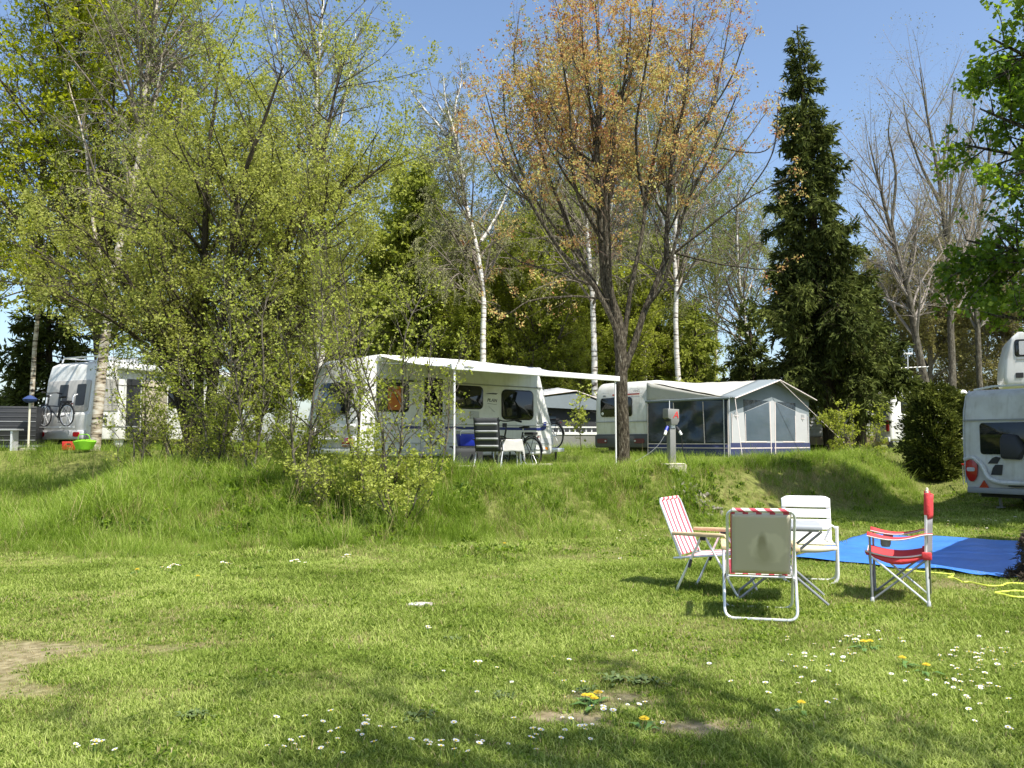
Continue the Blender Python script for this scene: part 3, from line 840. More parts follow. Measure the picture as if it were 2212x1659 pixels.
# awning tent along the side: x 0..4.5 along the caravan, y from 0 to -3.0
TL, TD = 4.5, 3.0
T_ = thing("awning_tent", "cream and grey awning tent with a gabled window front and navy skirt", "awning tent", (4.28, 26.9, 1.04), R(42))
def tpt(x, o, z): return (x, -o, z)
RA, RB, RM = (0.02, .03, 2.36), (TL, .03, 2.40), (TL / 2, .03, 2.42)
EC, ED, PK = (-.02, TD, 1.74), (TL + .05, TD, 1.84), (TL / 2 + .05, TD, 2.36)
def quad_fn(a, b, c, d, sag=0.0):
    a, b, c, d = (np.array(tpt(*p)) for p in (a, b, c, d))
    def fn(u, v):
        p = (a * (1 - u) + b * u) * (1 - v) + (d * (1 - u) + c * u) * v
        p[2] -= sag * math.sin(PI * u) * math.sin(PI * v) + .008 * math.sin(u * 23 + v * 5)
        return p
    return fn
rf = MB()
rf.sheet(quad_fn(RA, EC, PK, RM, .10), 14, 10); rf.sheet(quad_fn(RM, PK, ED, RB, .06), 14, 10)
roof = rf.build("roof", M['awncream'], T_, solid=.006)
def strip(name, pts, m, th=.012, parent=T_):
    return MB().plate((0, 0, 0), (1, 0, 0), (0, 0, 1), (0, -1, 0), [(p[0], p[1]) for p in pts], th).build(name, m, parent, smooth=False)
# gable hood in front of the roof
fl = MB()
fl.sheet(quad_fn((-.02, TD - .35, 1.80), (-.05, TD + .22, 1.73), (TL / 2 + .05, TD + .28, 2.36), (TL / 2 + .05, TD - .5, 2.385), 0), 4, 8)
fl.sheet(quad_fn((TL / 2 + .05, TD - .5, 2.385), (TL / 2 + .05, TD + .28, 2.36), (TL + .1, TD + .22, 1.82), (TL + .05, TD - .35, 1.90), 0), 4, 8)
fl.build("gable_hood", M['awngrey'], T_, solid=.008)
MB().tube([tpt(-.05, TD + .23, 1.72), tpt(TL / 2 + .05, TD + .29, 2.35), tpt(TL + .1, TD + .23, 1.81)], .018, 6).build("hood_piping", M['piping'], T_)
# front wall, layers stacked outwards from y=-TD
def front(name, pts, m, lay):
    o = MB().plate((0, -TD - .004 * lay, 0), (1, 0, 0), (0, 0, 1), (0, -1, 0), pts, .003).build(name, m, T_, smooth=False); return o
cx = TL / 2 + .05
front("front_gable", [(0, .30), (TL, .30), (TL, 1.83), (cx, 2.32), (0, 1.72)], M['awngrey'], 0)
front("front_panel", [(.08, .44), (TL - .1, .44), (TL - .16, 1.36), (TL - .62, 1.40), (cx, 1.74), (.70, 1.34), (.16, 1.26)], M['awnfront'], 1)
wl = front("front_window", [(.82, .50), (cx - .16, .50), (cx - .20, 1.68), (.74, 1.34)], M['awnwin'], 2)
wr_ = front("front_window", [(cx + .16, .50), (TL - .92, .50), (TL - .86, 1.44), (cx + .20, 1.69)], M['awnwin'], 2)
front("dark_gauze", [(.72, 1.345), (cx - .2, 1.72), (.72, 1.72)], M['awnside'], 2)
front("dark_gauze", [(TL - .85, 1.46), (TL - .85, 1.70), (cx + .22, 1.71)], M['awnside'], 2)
front("skirt", [(-.02, 0), (TL + .04, 0), (TL, .44), (0, .44)], M['awnnavy'], 2)
for x0, x1 in ((.02, cx - .06), (cx + .06, TL - .02)):
    front("skirt_piping", [(x0, .27), (x1, .27), (x1, .30), (x0, .30)], M['piping'], 3)
    front("window_rail", [(x0 + .5, .455), (x1 - .3, .455), (x1 - .3, .485), (x0 + .5, .485)], M['piping'], 3)
front("front_zip", [(cx - .14, .1), (cx - .10, .1), (cx - .13, 1.70), (cx - .16, 1.70)], M['piping'], 3)
front("front_zip", [(cx + .10, .1), (cx + .14, .1), (cx + .16, 1.70), (cx + .13, 1.70)], M['piping'], 3)
for x in (.10, .80, TL - .88, TL - .10):
    front("seam_piping", [(x - .012, .44), (x + .012, .44), (x + .004, 1.30), (x - .02, 1.30)], M['piping'], 4)
for x in (.34, TL - .42):
    vg = front("vent", [(x - .09, 1.22), (x, 1.12), (x + .09, 1.22), (x + .09, 1.34), (x - .09, 1.34)], M['trim'], 3)
    front("vent_band", [(x - .10, 1.215), (x + .10, 1.215), (x + .10, 1.235), (x - .10, 1.235)], M['piping'], 5)
# end wall towards the camera (x = 0), wrinkled film
def wall_fn(u, v):
    o = TD * u; z = .40 + (1.70 - .40) * v + .60 * v * (1 - u) ** 1.5
    wr = .028 * math.sin(9 * u + 6 * v) + .022 * math.sin(17 * u - 11 * v + 1) + .015 * math.sin(31 * u + 4 * v)
    return (-.01 + wr * math.sin(PI * u) * math.sin(PI * v), -o, z)
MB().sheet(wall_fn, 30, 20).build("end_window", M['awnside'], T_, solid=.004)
def skirt_fn(u, v):
    return (-.015 - .03 * (1 - v) + .012 * math.sin(u * 21), -TD * u, -.02 + .43 * v)
MB().sheet(skirt_fn, 24, 3).build("skirt", M['awnnavy'], T_, solid=.004)
pp = MB()
for z in (.29, .41): pp.box((-.045, -TD / 2, z), (.012, TD - .1, .022))
for o in (.03, 1.08 * 1.0, TD * .72, TD - .03):
    pp.tube([(-.045, -o, .0 if o in (.03, TD - .03) else .41), (-.035, -o + (.05 if o > 1 and o < TD - .1 else 0), 1.66)], .014, 6)
pp.build("end_piping", M['piping'], T_)
MB().box((-.03, -TD / 2, 1.735), (.10, TD + .1, .07)).build("eave_rail", M['awngrey'], T_, bevel=.02)
end_flap = MB().sheet(lambda u, v: (-.045 - .01 * math.sin(u * 14), -TD * u, 1.73 + v * (.62 * (1 - u) ** 1.15)), 16, 4)
end_flap.build("roof_side_flap", M['awncream'], T_, solid=.004)
for gp_ in ([tpt(cx, TD + .28, 2.33), tpt(TL + 1.1, TD + 1.1, -.02)], [tpt(-.05, TD + .23, 1.7), tpt(-.45, TD + .7, 0)]):
    MB().tube(gp_, .009, 5).build("guy_line", M['piping'], T_)
MB().tube([(-.05, -TD - .02, 1.70), (-.10, -TD - .06, -.02)], .018, 6).tube([(-.05, -TD + .16, 1.70), (-.08, -TD + .14, -.02)], .014, 6).build("corner_pole", M['alu'], T_)

# ---- caravan at the right edge, seen from behind
G = thing("caravan", "pale grey caravan cut by the right edge, with an oval red tail lamp", "caravan", tuple(np.array((9.98, 18.9, .06)) + np.array((math.cos(TH - PI / 2), math.sin(TH - PI / 2), 0)) * 2.3), TH)
W3 = 2.3
PR3 = [(.10, .36), (.02, .60), (0, .95), (.01, 1.5), (.03, 2.0), (.14, 2.45), (.26, 2.56), (.5, 2.60), (4.9, 2.6), (5.2, 2.4), (5.6, 1.2), (5.6, .5), (5.4, .36)]
body(PR3, W3, M['white2'], G, .05)
MB().box((2.8, W3 / 2, .30), (4.8, W3 - .3, .12)).build("chassis", M['dark'], G)
for y in (.16, W3 - .16): wheel(G, 2.7, y)
for x in (.6, 5.0):
    for y in (.35, W3 - .45): corner_leg(G, x, y, .34)
MB().box((-.01, W3 / 2, 1.92), (.03, W3 - .02, .03)).build("trim_strip", M['trim'], G)
MB().tube([(.0, W3 - .02, .55), (-.012, W3 - .01, 1.5), (.03, W3 - .01, 2.1), (.16, W3 - .01, 2.46), (.3, W3 - .02, 2.58)], .018, 6).build("edge_trim", M['lgrey'], G)
MB().tube([(.30, W3 - .12, 2.60), (.32, W3 - .5, 2.66), (.32, .5, 2.66), (.30, .12, 2.60)], .022, 6).build("roof_rail", M['plastic'], G)
MB().plate((-.0, W3 / 2 - .02, 1.52), (0, 1, 0), (0, 0, 1), (-1, 0, 0), rrect(1.62, .68, .07), .03).build("rear_window", M['glass'], G, bevel=.01)
tlx = W3 - .17
bm_ = MB()
bm_.tube(bent([(-.02, W3 - .02, 1.06), (-.05, W3 - .2, 1.13), (-.06, W3 - .40, .95), (-.06, W3 - .52, .66), (-.07, W3 - .75, .58), (-.07, .75, .58), (-.06, .4, .95), (-.02, .1, 1.1)], .1), .05, 8)
bm_.build("rear_moulding", M['white2'], G)
MB().plate((-.018, tlx, .86), (0, 1, 0), (0, 0, 1), (-1, 0, 0), [(.13 * math.cos(a), .28 * math.sin(a)) for a in np.linspace(0, 2 * PI, 24, endpoint=False)], .035).build("tail_lamp", M['red'], G, bevel=.01)
MB().plate((-.052, tlx + .01, .85), (0, 1, 0), (0, 0, 1), (-1, 0, 0), rrect(.17, .085, .03), .012).build("reversing_lens", M['lgrey'], G)
MB().plate((.01, W3 - .41, .52), (0, 1, 0), (0, 0, 1), (-1, 0, 0), [(-.11, -.08), (.11, -.08), (0, .10)], .035).build("reflector_triangle", M['red'], G)
for pts in ([(-.16, 0), (.04, 0), (.11, .13), (.02, .15), (-.06, .12)], [(-.10, -.24), (.12, -.24), (.15, -.02), (.0, -.02), (-.06, -.1)]):
    MB().plate((-.004, W3 - .66, .98), (0, -1, 0), (0, 0, 1), (-1, 0, 0), pts, .012).build("rear_vent", M['dark'], G, smooth=False)
MB().box((.03, W3 / 2, .40), (.14, W3 - .1, .13)).build("rear_bumper", M['trim'], G, bevel=.03)
MB().box((-.03, W3 - 1.18, .56), (.03, .52, .12)).build("number_plate", M['dark'], G)
bag = MB().add([(-.05, -.20, 0), (-.05, .22, .02), (-.05, .24, .42), (-.05, .20, .58), (-.05, -.14, .55), (-.05, -.30, .25), (-.19, -.18, .03), (-.20, .18, .05), (-.18, .2, .40), (-.12, .16, .54), (-.12, -.1, .5), (-.18, -.26, .22)],
              [(0, 1, 2, 3, 4, 5), (11, 10, 9, 8, 7, 6), (0, 6, 7, 1), (1, 7, 8, 2), (2, 8, 9, 3), (3, 9, 10, 4), (4, 10, 11, 5), (5, 11, 6, 0)])
bo = bag.build("hanging_bag", M['dark'], None, bevel=.04)
bo.matrix_world = Matrix.Translation(G.location) @ Matrix.Rotation(TH, 4, 'Z') @ Matrix.Translation((.02, W3 - 1.02, 1.06))
tag(bo, "black bag hung over the lower edge of the right caravan's rear window", "bag")

# ---- motorhome with an overcab, above the right caravan's roof
Hm = thing("motorhome", "white motorhome with a tall overcab and curtained window at the right edge", "motorhome", (14.5, 25.0, 1.2), R(-25))
PRH = [(0, 1.95), (-.05, 2.2), (0, 2.75), (.16, 3.35), (.42, 3.58), (5.6, 3.58), (5.8, 3.4), (5.8, .5), (1.2, .5), (.35, .55), (.2, 1.0), (1.2, 1.9)]
body(PRH, 2.25, M['white'], Hm, .10)
side_win(Hm, .28, 1.0, 2.82, 3.28, .06)
MB().plate((.62, -.027, 3.05), (1, 0, 0), (0, 0, 1), (0, -1, 0), rrect(.5, .40, .03), .004).build("curtain", M['lgrey'], Hm)
MB().plate((.14, .9, 3.05), (0, 1, 0), (.26, 0, .97), (-1, 0, .26), rrect(1.2, .46, .06), .03).build("overcab_window", M['awnwin'], Hm)
MB().plate((.36, -.002, 2.25), (1, 0, 0), (0, 0, 1), (0, -1, 0), rrect(.20, .15, .02), .015).build("vent_grille", M['dark'], Hm)
MB().box((3.0, -.006, 2.72), (5.4, .02, .025)).build("trim_strip", M['trim'], Hm)
side_win(Hm, 2.6, 3.6, 1.8, 2.4)
for x in (1.0, 4.6):
    for y in (.16, 2.09): wheel(Hm, x, y)

# ---- motorhome on the left behind the birch trunk
Fm = thing("motorhome", "white motorhome with a silver window cover and bicycle rack, behind the left birch trunk", "motorhome", (-12.95, 26.0, 1.22), R(62))
L5, W5 = 6.2, 2.3
PRF = [(.12, .35), (0, .7), (0, 1.15), (.10, 1.2), (.22, 2.25), (.34, 2.70), (.6, 2.82), (5.9, 2.82), (6.1, 2.7), (6.2, 1.5), (6.15, .35)]
body(PRF, W5, M['white2'], Fm, .08)
MB().box((3, W5 / 2, .28), (5.4, W5 - .3, .14)).build("chassis", M['dark'], Fm)
for x in (1.2, 4.9):
    for y in (.16, W5 - .16): wheel(Fm, x, y)
a_, v_, n_ = rear_frame((.10, 1.2), (.22, 2.25))
MB().plate(a_ + v_ * .52 + Vector((0, W5 / 2, 0)) + n_ * .004, (0, 1, 0), v_, n_, rrect(2.1, .98, .08), .03).build("windscreen_cover", M['silver'], Fm, bevel=.01)
for y in (.5, 1.35): MB().plate(a_ + v_ * .55 + Vector((0, y, 0)) + n_ * .034, (0, 1, 0), v_, n_, rrect(.42, .66, .04), .008).build("cover_window", M['dark'], Fm)
sc_ = MB().plate((.66, -.003, 1.75), (1, 0, 0), (0, 0, 1), (0, -1, 0), [(-.46, -.50), (.40, -.48), (.40, .50), (-.38, .50)], .02).build("side_window_cover", M['silver'], Fm)
for z in (1.45, 1.7, 1.95): MB().box((.64, -.027, z), (.84, .01, .012)).build("cover_strap", M['lgrey'], sc_)
MB().box((.5, -.012, 1.10), (.4, .02, .03)).build("side_slot", M['dark'], Fm)
MB().lathe([(.0, -.02), (.07, -.018), (.07, 0)], (.62, 0, .95), 14, 'y').build("fuel_cap", M['dark'], Fm)
MB().box((3.0, -.01, .78), (5.8, .02, .03)).build("trim_strip", M['trim'], Fm)
MB().plate((1.62, -.003, 1.35), (1, 0, 0), (0, 0, 1), (0, -1, 0), rrect(.52, 1.9, .05), .015).build("open_doorway", M['dark'], Fm)
MB().sheet(lambda u, v: (1.92 + .95 * u, -.06 - .02 * math.sin(u * 20), .35 + 1.95 * v), 24, 4).build("door_curtain", M['beige'], Fm, solid=.005)
side_win(Fm, 3.0, 4.2, 1.45, 2.1)
side_win(Fm, 4.9, 5.6, 1.5, 2.0)
MB().box((3.3, -.10, 2.66), (4.6, .2, .14)).build("awning_cassette", M['plastic'], Fm, bevel=.04)
rr = MB()
for y in (.3, W5 - .3): rr.tube(bent([(.5, y, 2.82), (.55, y, 2.98), (2.6, y, 3.0), (2.65, y, 2.82)], .08), .025, 6)
rr.tube([(.56, .3, 2.98), (.56, W5 - .3, 2.98)], .025, 6).tube([(1.6, .3, 2.99), (1.6, W5 - .3, 2.99)], .025, 6).tube([(2.6, .3, 3.0), (2.6, W5 - .3, 3.0)], .025, 6)
rr.build("roof_rack", M['alu'], Fm)
MB().box((1.9, 1.1, 2.93), (.9, .8, .22)).build("roof_box", M['plastic'], Fm, bevel=.06)
MB().box((-.02, W5 / 2, .50), (.2, W5 - .1, .28)).build("rear_bumper", M['lgrey'], Fm, bevel=.06)
for y in (.3, W5 - .3): MB().plate((-.12, y, .52), (0, 1, 0), (0, 0, 1), (-1, 0, 0), rrect(.3, .14, .05), .02).build("tail_lamp", M['red'], Fm)
rk = MB()
for y in (.5, W5 - .5): rk.tube(bent([(.02, y, 1.75), (-.12, y, 1.7), (-.18, y, .75), (-.55, y, .72)], .1), .018, 6)
for x in (-.28, -.48): rk.box((x, W5 / 2, .74), (.07, 1.9, .03))
rk.build("bicycle_rack", M['alu'], Fm)

# ---- white chalet caravan behind the tall spruce, van behind the evergreen
E = thing("static_caravan", "white clad static caravan glimpsed between the trunks of the tall spruce", "static caravan", (9.9, 34.0, 1.25), R(-20))
body([(0, .45), (0, 2.55), (.2, 2.75), (4.5, 2.75), (4.7, 2.55), (4.7, .45)], 2.4, M['white'], E, .06)
for k in range(9): MB().box((2.35, -.004, .75 + .13 * k), (4.6, .02, .012)).build("cladding_groove", M['lgrey'], E)
side_win(E, .55, 1.15, 1.45, 2.15, .03, 'tan')
side_win(E, 2.3, 3.3, 1.5, 2.1, .04)
MB().box((2.3, -.03, .30), (4.7, .06, .30)).build("base_board", M['tan'], E)
MB().box((2.3, 1.2, .15), (4.2, 2.0, .3)).build("chassis", M['dark'], E)
Fv = thing("camper_van", "white camper van half hidden behind the clipped evergreen", "camper van", (14.2, 32.0, 1.15), R(28))
body([(0, .4), (0, 1.1), (.15, 1.9), (.4, 2.35), (.8, 2.45), (4.6, 2.45), (4.75, 2.2), (4.8, .4)], 2.0, M['white'], Fv, .1)
MB().plate((.1, 1.0, 1.6), (0, 1, 0), (.18, 0, .98), (-1, 0, .18), rrect(1.5, .62, .08), .02).build("rear_window", M['awnwin'], Fv)
side_win(Fv, .6, 1.6, 1.45, 2.0); side_win(Fv, 2.0, 3.0, 1.45, 2.0)
MB().box((-.03, 1.0, .45), (.1, 1.9, .18)).build("rear_bumper", M['lgrey'], Fv, bevel=.03)
for y in (.15, 1.85): MB().plate((-.002, y, .95), (0, 1, 0), (0, 0, 1), (-1, 0, 0), rrect(.12, .4, .03), .02).build("tail_lamp", M['red'], Fv)
for x in (1.0, 3.8):
    for y in (.14, 1.86): wheel(Fv, x, y)
an = thing("aerial_mast", "television aerial on a thin mast behind the clipped evergreen", "aerial", tuple(np.array(at(1963, 860, 31.0)) - np.array((0, 0, 2.3))))
MB().tube([(0, 0, 0), (0, 0, 3.95)], .025, 6).build("mast", M['alu'], an)
ae = MB().tube([(-.25, 0, 3.4), (.75, 0, 3.45)], .018, 5)
for k in range(6): ae.tube([(-.2 + .17 * k, -.22, 3.4 + .01 * k), (-.2 + .17 * k, .22, 3.4 + .01 * k)], .01, 4)
ae.tube(bent([(.15, 0, 3.1), (.2, 0, 2.85), (.55, 0, 2.9)], .1), .022, 5).tube(bent([(.15, 0, 2.7), (.3, 0, 2.35), (.55, 0, 2.3)], .12), .014, 5).box((.0, 0, 3.93), (.35, .08, .06))
ae.build("aerial", M['plastic'], an)

# ---- grey tent behind the caravan nose
D = thing("tent", "dark grey awning tent with a pale gabled roof between the two caravans", "tent", tuple(at(1180, 940, 33.5)), R(12))
D.location.z = tzf(D.location.x, D.location.y)
MB().add([(-1.2, 0, 0), (2.2, 0, 0), (2.2, 0, 1.85), (1.15, 0, 2.2), (-1.2, 0, 1.9), (-1.2, 2.4, 0), (2.2, 2.4, 0), (2.2, 2.4, 1.85), (1.15, 2.4, 2.2), (-1.2, 2.4, 1.9)],
         [(0, 1, 2, 3, 4), (9, 8, 7, 6, 5), (0, 5, 6, 1), (1, 6, 7, 2), (4, 9, 5, 0)]).build("wall", M['chairgrey'], D, smooth=False)
MB().add([(-1.3, -.2, 1.92), (1.15, -.25, 2.26), (2.35, -.2, 1.86), (2.35, 2.5, 1.9), (1.15, 2.5, 2.55), (-1.3, 2.5, 2.2)], [(0, 1, 4, 5), (1, 2, 3, 4)]).build("roof", M['lgrey'], D, solid=.01, smooth=False)
MB().plate((0, -.22, 0), (1, 0, 0), (0, 0, 1), (0, -1, 0), [(-.6, 1.62), (2.2, 1.5), (2.2, 1.82), (1.15, 2.18), (-1.1, 1.86)], .01).build("gable_panel", M['awngrey'], D)
MB().tube([(-1.3, -.22, 1.92), (1.15, -.27, 2.26), (2.35, -.22, 1.86)], .02, 6).build("roof_piping", M['piping'], D)
MB().plate((0, -.012, 0), (1, 0, 0), (0, 0, 1), (0, -1, 0), [(-.7, .75), (.35, .75), (.4, 1.25), (-.6, 1.25)], .01).build("tent_window", M['awnwin'], D)
pf = thing("panel_fence", "low grey panel fence with white rails in front of the grey tent", "fence", tuple(np.array(D.location) + np.array((0, -1.0, 0))), R(12))
MB().box((.6, 0, .28), (3.6, .05, .5)).build("panel", M['postgrey'], pf)
for z in (.58, .82): MB().box((.6, -.03, z), (3.6, .04, .1 if z < .7 else .05)).build("rail", M['plastic'], pf)
for k in range(16): MB().box((-1.1 + .22 * k, 0, .7), (.05, .02, .24)).build("slat", M['lgrey'], pf)
# ------------------------------------------------------------------ trees
def resample(pts, n, rs=None, wob=0.0):
    pts = np.asarray(pts, float)
    # smooth by Catmull-Rom before resampling
    if len(pts) > 2:
        Q = np.vstack([2 * pts[0] - pts[1], pts, 2 * pts[-1] - pts[-2]]); out = []
        for i in range(1, len(Q) - 2):
            for t in np.linspace(0, 1, 6, endpoint=False):
                p0, p1, p2, p3 = Q[i - 1:i + 3]
                out.append(.5 * (2 * p1 + (p2 - p0) * t + (2 * p0 - 5 * p1 + 4 * p2 - p3) * t * t + (3 * p1 - p0 - 3 * p2 + p3) * t ** 3))
        out.append(pts[-1]); pts = np.array(out)
    d = np.r_[0, np.cumsum(np.linalg.norm(np.diff(pts, axis=0), axis=1))]
    t = np.linspace(0, d[-1], n)
    P = np.stack([np.interp(t, d, pts[:, i]) for i in range(3)], 1)
    if rs is not None and wob:
        P[1:] += np.cumsum(rs.randn(n - 1, 3), 0) * wob * d[-1] / n
    return P

def unit(a):
    return a / np.maximum(np.linalg.norm(a, axis=-1, keepdims=True), 1e-9)

def grow(P, Rd, rs, count, n=6, t0=.25, t1=1.0, ang=45, angs=12, lenf=.4, up=.3, wob=.25, ratio=.6, taper=.25, lmin=0.0, shape=.5, bias=1.0, zmin=None, rmul=1.0):
    """count children over the branches P (B,m,3)"""
    B, m, _ = P.shape
    seg = np.linalg.norm(np.diff(P, axis=1), axis=2); Ln = seg.sum(1)
    pi = rs.choice(B, count, p=Ln / Ln.sum())
    t = t0 + (t1 - t0) * rs.rand(count) ** bias
    ft = t * (m - 1); i0 = np.clip(np.floor(ft).astype(int), 0, m - 2); fr = (ft - i0)[:, None]
    p0 = P[pi, i0] * (1 - fr) + P[pi, i0 + 1] * fr
    T = unit(P[pi, i0 + 1] - P[pi, i0])
    r_par = Rd[pi, i0] * (1 - fr[:, 0]) + Rd[pi, i0 + 1] * fr[:, 0]
    v = rs.randn(count, 3); v = unit(v - (v * T).sum(1, keepdims=True) * T)
    a = np.radians(ang + angs * rs.randn(count))[:, None]
    d = unit(T * np.cos(a) + v * np.sin(a))
    L = np.maximum(lmin, lenf * Ln[pi] * (1 - shape * (t - t0) / max(1e-6, t1 - t0)) * (.6 + .7 * rs.rand(count)))
    pts = np.zeros((count, n, 3)); pts[:, 0] = p0
    st = (L / (n - 1))[:, None]
    bend = rs.randn(count, 3) * wob
    for k in range(1, n):
        d = unit(d + np.array([0, 0, up]) / (n - 1) + bend / (n - 1) + rs.randn(count, 3) * wob * .5 / (n - 1) ** .5)
        pts[:, k] = pts[:, k - 1] + d * st
    r0 = np.minimum(r_par * ratio, L * .035 + .002)
    rad = r0[:, None] * rmul * np.linspace(1, taper, n)[None]
    if zmin is not None:
        k = p0[:, 2] > zmin
        pts, rad = pts[k], rad[k]
    return pts, rad

def tubes(P, Rd, k):
    """vertices and quads of tubes along P (B,n,3)"""
    B, n, _ = P.shape
    T = np.empty_like(P); T[:, 1:-1] = P[:, 2:] - P[:, :-2]; T[:, 0] = P[:, 1] - P[:, 0]; T[:, -1] = P[:, -1] - P[:, -2]
    T = unit(T)
    ref = np.where(np.abs(T[:, :1, 2:3]) > .8, np.array([1., 0, 0]), np.array([0, 0, 1.]))
    U = unit(np.cross(T, np.broadcast_to(ref, T.shape))); W = np.cross(T, U)
    a = np.arange(k) * 2 * PI / k
    V = P[:, :, None] + (U[:, :, None] * np.cos(a)[:, None] + W[:, :, None] * np.sin(a)[:, None]) * Rd[:, :, None, None]
    b, i, j = np.meshgrid(np.arange(B), np.arange(n - 1), np.arange(k), indexing='ij')
    base = (b * n + i) * k; j2 = (j + 1) % k
    Q = np.stack([base + j, base + j2, base + k + j2, base + k + j], -1).reshape(-1, 4)
    return V.reshape(-1, 3), Q

def wood(lists):
    Vs = []; Qs = []; o = 0
    for P, Rd, k in lists:
        v, q = tubes(P, Rd, k); Vs.append(v); Qs.append(q + o); o += len(v)
    return np.concatenate(Vs), np.concatenate(Qs)

def on_twigs(P, rs, count, t0=.15, jit=.0):
    B, m, _ = P.shape
    Ln = np.linalg.norm(np.diff(P, axis=1), axis=2).sum(1)
    pi = rs.choice(B, count, p=Ln / Ln.sum()); t = t0 + (1 - t0) * rs.rand(count)
    ft = t * (m - 1); i0 = np.clip(ft.astype(int), 0, m - 2); fr = (ft - i0)[:, None]
    p = P[pi, i0] * (1 - fr) + P[pi, i0 + 1] * fr
    T = unit(P[pi, i0 + 1] - P[pi, i0])
    if jit: p = p + rs.randn(count, 3) * jit
    return p, T

def leaf_quads(p, T, rs, size, aspect=.6, along=.3, updir=.5, hang=0.0, sv=.35):
    n = len(p)
    a = unit(rs.randn(n, 3) * (1 - along) + T * along * 1.8 + np.array([0, 0, -hang]))
    nm = rs.randn(n, 3) + np.array([0, 0, updir * 2]); nm = unit(nm - (nm * a).sum(1, keepdims=True) * a)
    s = np.cross(a, nm)
    L = (size * (1 + sv * rs.randn(n)).clip(.4, 2))[:, None]
    V = np.stack([p, p + a * L * .5 + s * L * aspect * .5 + nm * L * .08, p + a * L, p + a * L * .5 - s * L * aspect * .5 + nm * L * .08], 1)
    return V.reshape(-1, 3), np.arange(4 * n).reshape(-1, 4)

def tones(p, rs, var=.5, s=.8, seed=0):
    """one tone per leaf: twig-to-twig variation plus leaf-to-leaf variation"""
    c = np.sin(p[:, 0] * 2.1 * s + seed) + np.sin(p[:, 1] * 2.7 * s + 1.3 + seed) + np.sin(p[:, 2] * 2.4 * s + .7)
    t = .5 + c * .07 + (rs.rand(len(p)) - .5) * var * 1.4
    return np.repeat(t.clip(0, 1), 4)

def tree(name, label, cat, limbs, levels, leaf, bark, lmat, seed, group=None, base=None, kk=(8, 6, 4, 3), wob=.03, nlimb=14, twig='twig', split=2):
    rs = np.random.RandomState(seed)
    base = np.array(limbs[0][0][0], float) if base is None else np.asarray(base, float)
    P = np.stack([resample(np.asarray(l[0], float), nlimb, rs, wob) for l in limbs])
    Rd = np.stack([np.linspace(1, 0, nlimb) ** .8 * (l[1] - l[2]) + l[2] for l in limbs])
    W = [(P, Rd, kk[0])]
    cur = (P, Rd)
    src = [cur]
    for i, lv in enumerate(levels):
        cur = grow(cur[0], cur[1], rs, **lv)
        src.append(cur)
        W.append((cur[0], cur[1], kk[min(i + 1, 3)]))
    root = thing(name, label, cat, tuple(base), 0, group)
    v, q = wood(W)
    mi = np.concatenate([np.full(w_[0].shape[0] * (w_[0].shape[1] - 1) * w_[2], int(i >= split)) for i, w_ in enumerate(W)])
    mesh_obj("trunk", v - base, q, [bark, M[twig]], root, mi=mi)
    Vs = []; Qs = []; Ts = []; o = 0
    for lf in (leaf if isinstance(leaf, list) else [leaf]):
        lf = dict(lf); lev = lf.pop('lev', -1); cnt = lf.pop('n'); t0 = lf.pop('t0', .15); jit = lf.pop('jit', .02); var = lf.pop('var', .5)
        clus = lf.pop('clus', 1)
        pos, T = on_twigs(src[lev][0], rs, cnt, t0, jit if clus == 1 else 0)
        if clus > 1:
            pos = np.repeat(pos, clus, 0) + rs.randn(cnt * clus, 3) * jit; T = np.repeat(T, clus, 0)
        v, q = leaf_quads(pos, T, rs, **lf)
        Vs.append(v); Qs.append(q + o); o += len(v); Ts.append(tones(pos, rs, var, seed=seed))
    mesh_obj("crown", np.concatenate(Vs) - base, np.concatenate(Qs), lmat, root, smooth=False, tone=np.concatenate(Ts))
    return root

def pl(pts, Y, dY=0.0):
    """limb from picture points; the depth runs from Y to Y+dY along it"""
    n = len(pts)
    return [at(px, py, Y + dY * i / max(1, n - 1)) for i, (px, py) in enumerate(pts)]

# ---- big multi-stemmed tree on the left
Y = 18.5
b0 = np.array((-6.7, Y, tzf(-6.7, Y) - .1))
L = []
for pts, dY, r in [([(430, 800), (440, 600), (445, 420), (460, 250), (480, 110)], .3, .16),
                   ([(470, 800), (500, 600), (520, 420), (560, 300), (610, 150)], -1.0, .15),
                   ([(530, 770), (610, 590), (640, 480), (690, 380), (705, 270), (740, 110)], .8, .15),
                   ([(550, 800), (640, 610), (740, 450), (850, 350)], -.6, .12),
                   ([(400, 800), (370, 620), (330, 500), (280, 440), (215, 400)], -1.4, .12),
                   ([(370, 820), (280, 640), (180, 550), (95, 500)], 1.2, .11),
                   ([(360, 800), (230, 690), (110, 620)], -1.6, .08), ([(365, 800), (230, 650), (120, 570), (60, 530)], .8, .08), ([(390, 820), (310, 650), (220, 530), (130, 450)], -.6, .09),
                   ([(560, 800), (650, 700), (760, 600)], -1.4, .08),
                   ([(450, 820), (420, 640), (385, 520), (390, 430), (370, 350)], 2.2, .10),
                   ([(500, 830), (580, 680), (600, 520), (650, 330), (640, 200)], 2.4, .11),
                   ([(410, 820), (330, 720), (240, 660)], 1.4, .06)]:
    off = np.array(((pts[0][0] - 450) / 450 * .9, 0, 0))
    L.append(([b0 + off] + pl(pts, Y + dY * .2, dY), r * .78, .016))
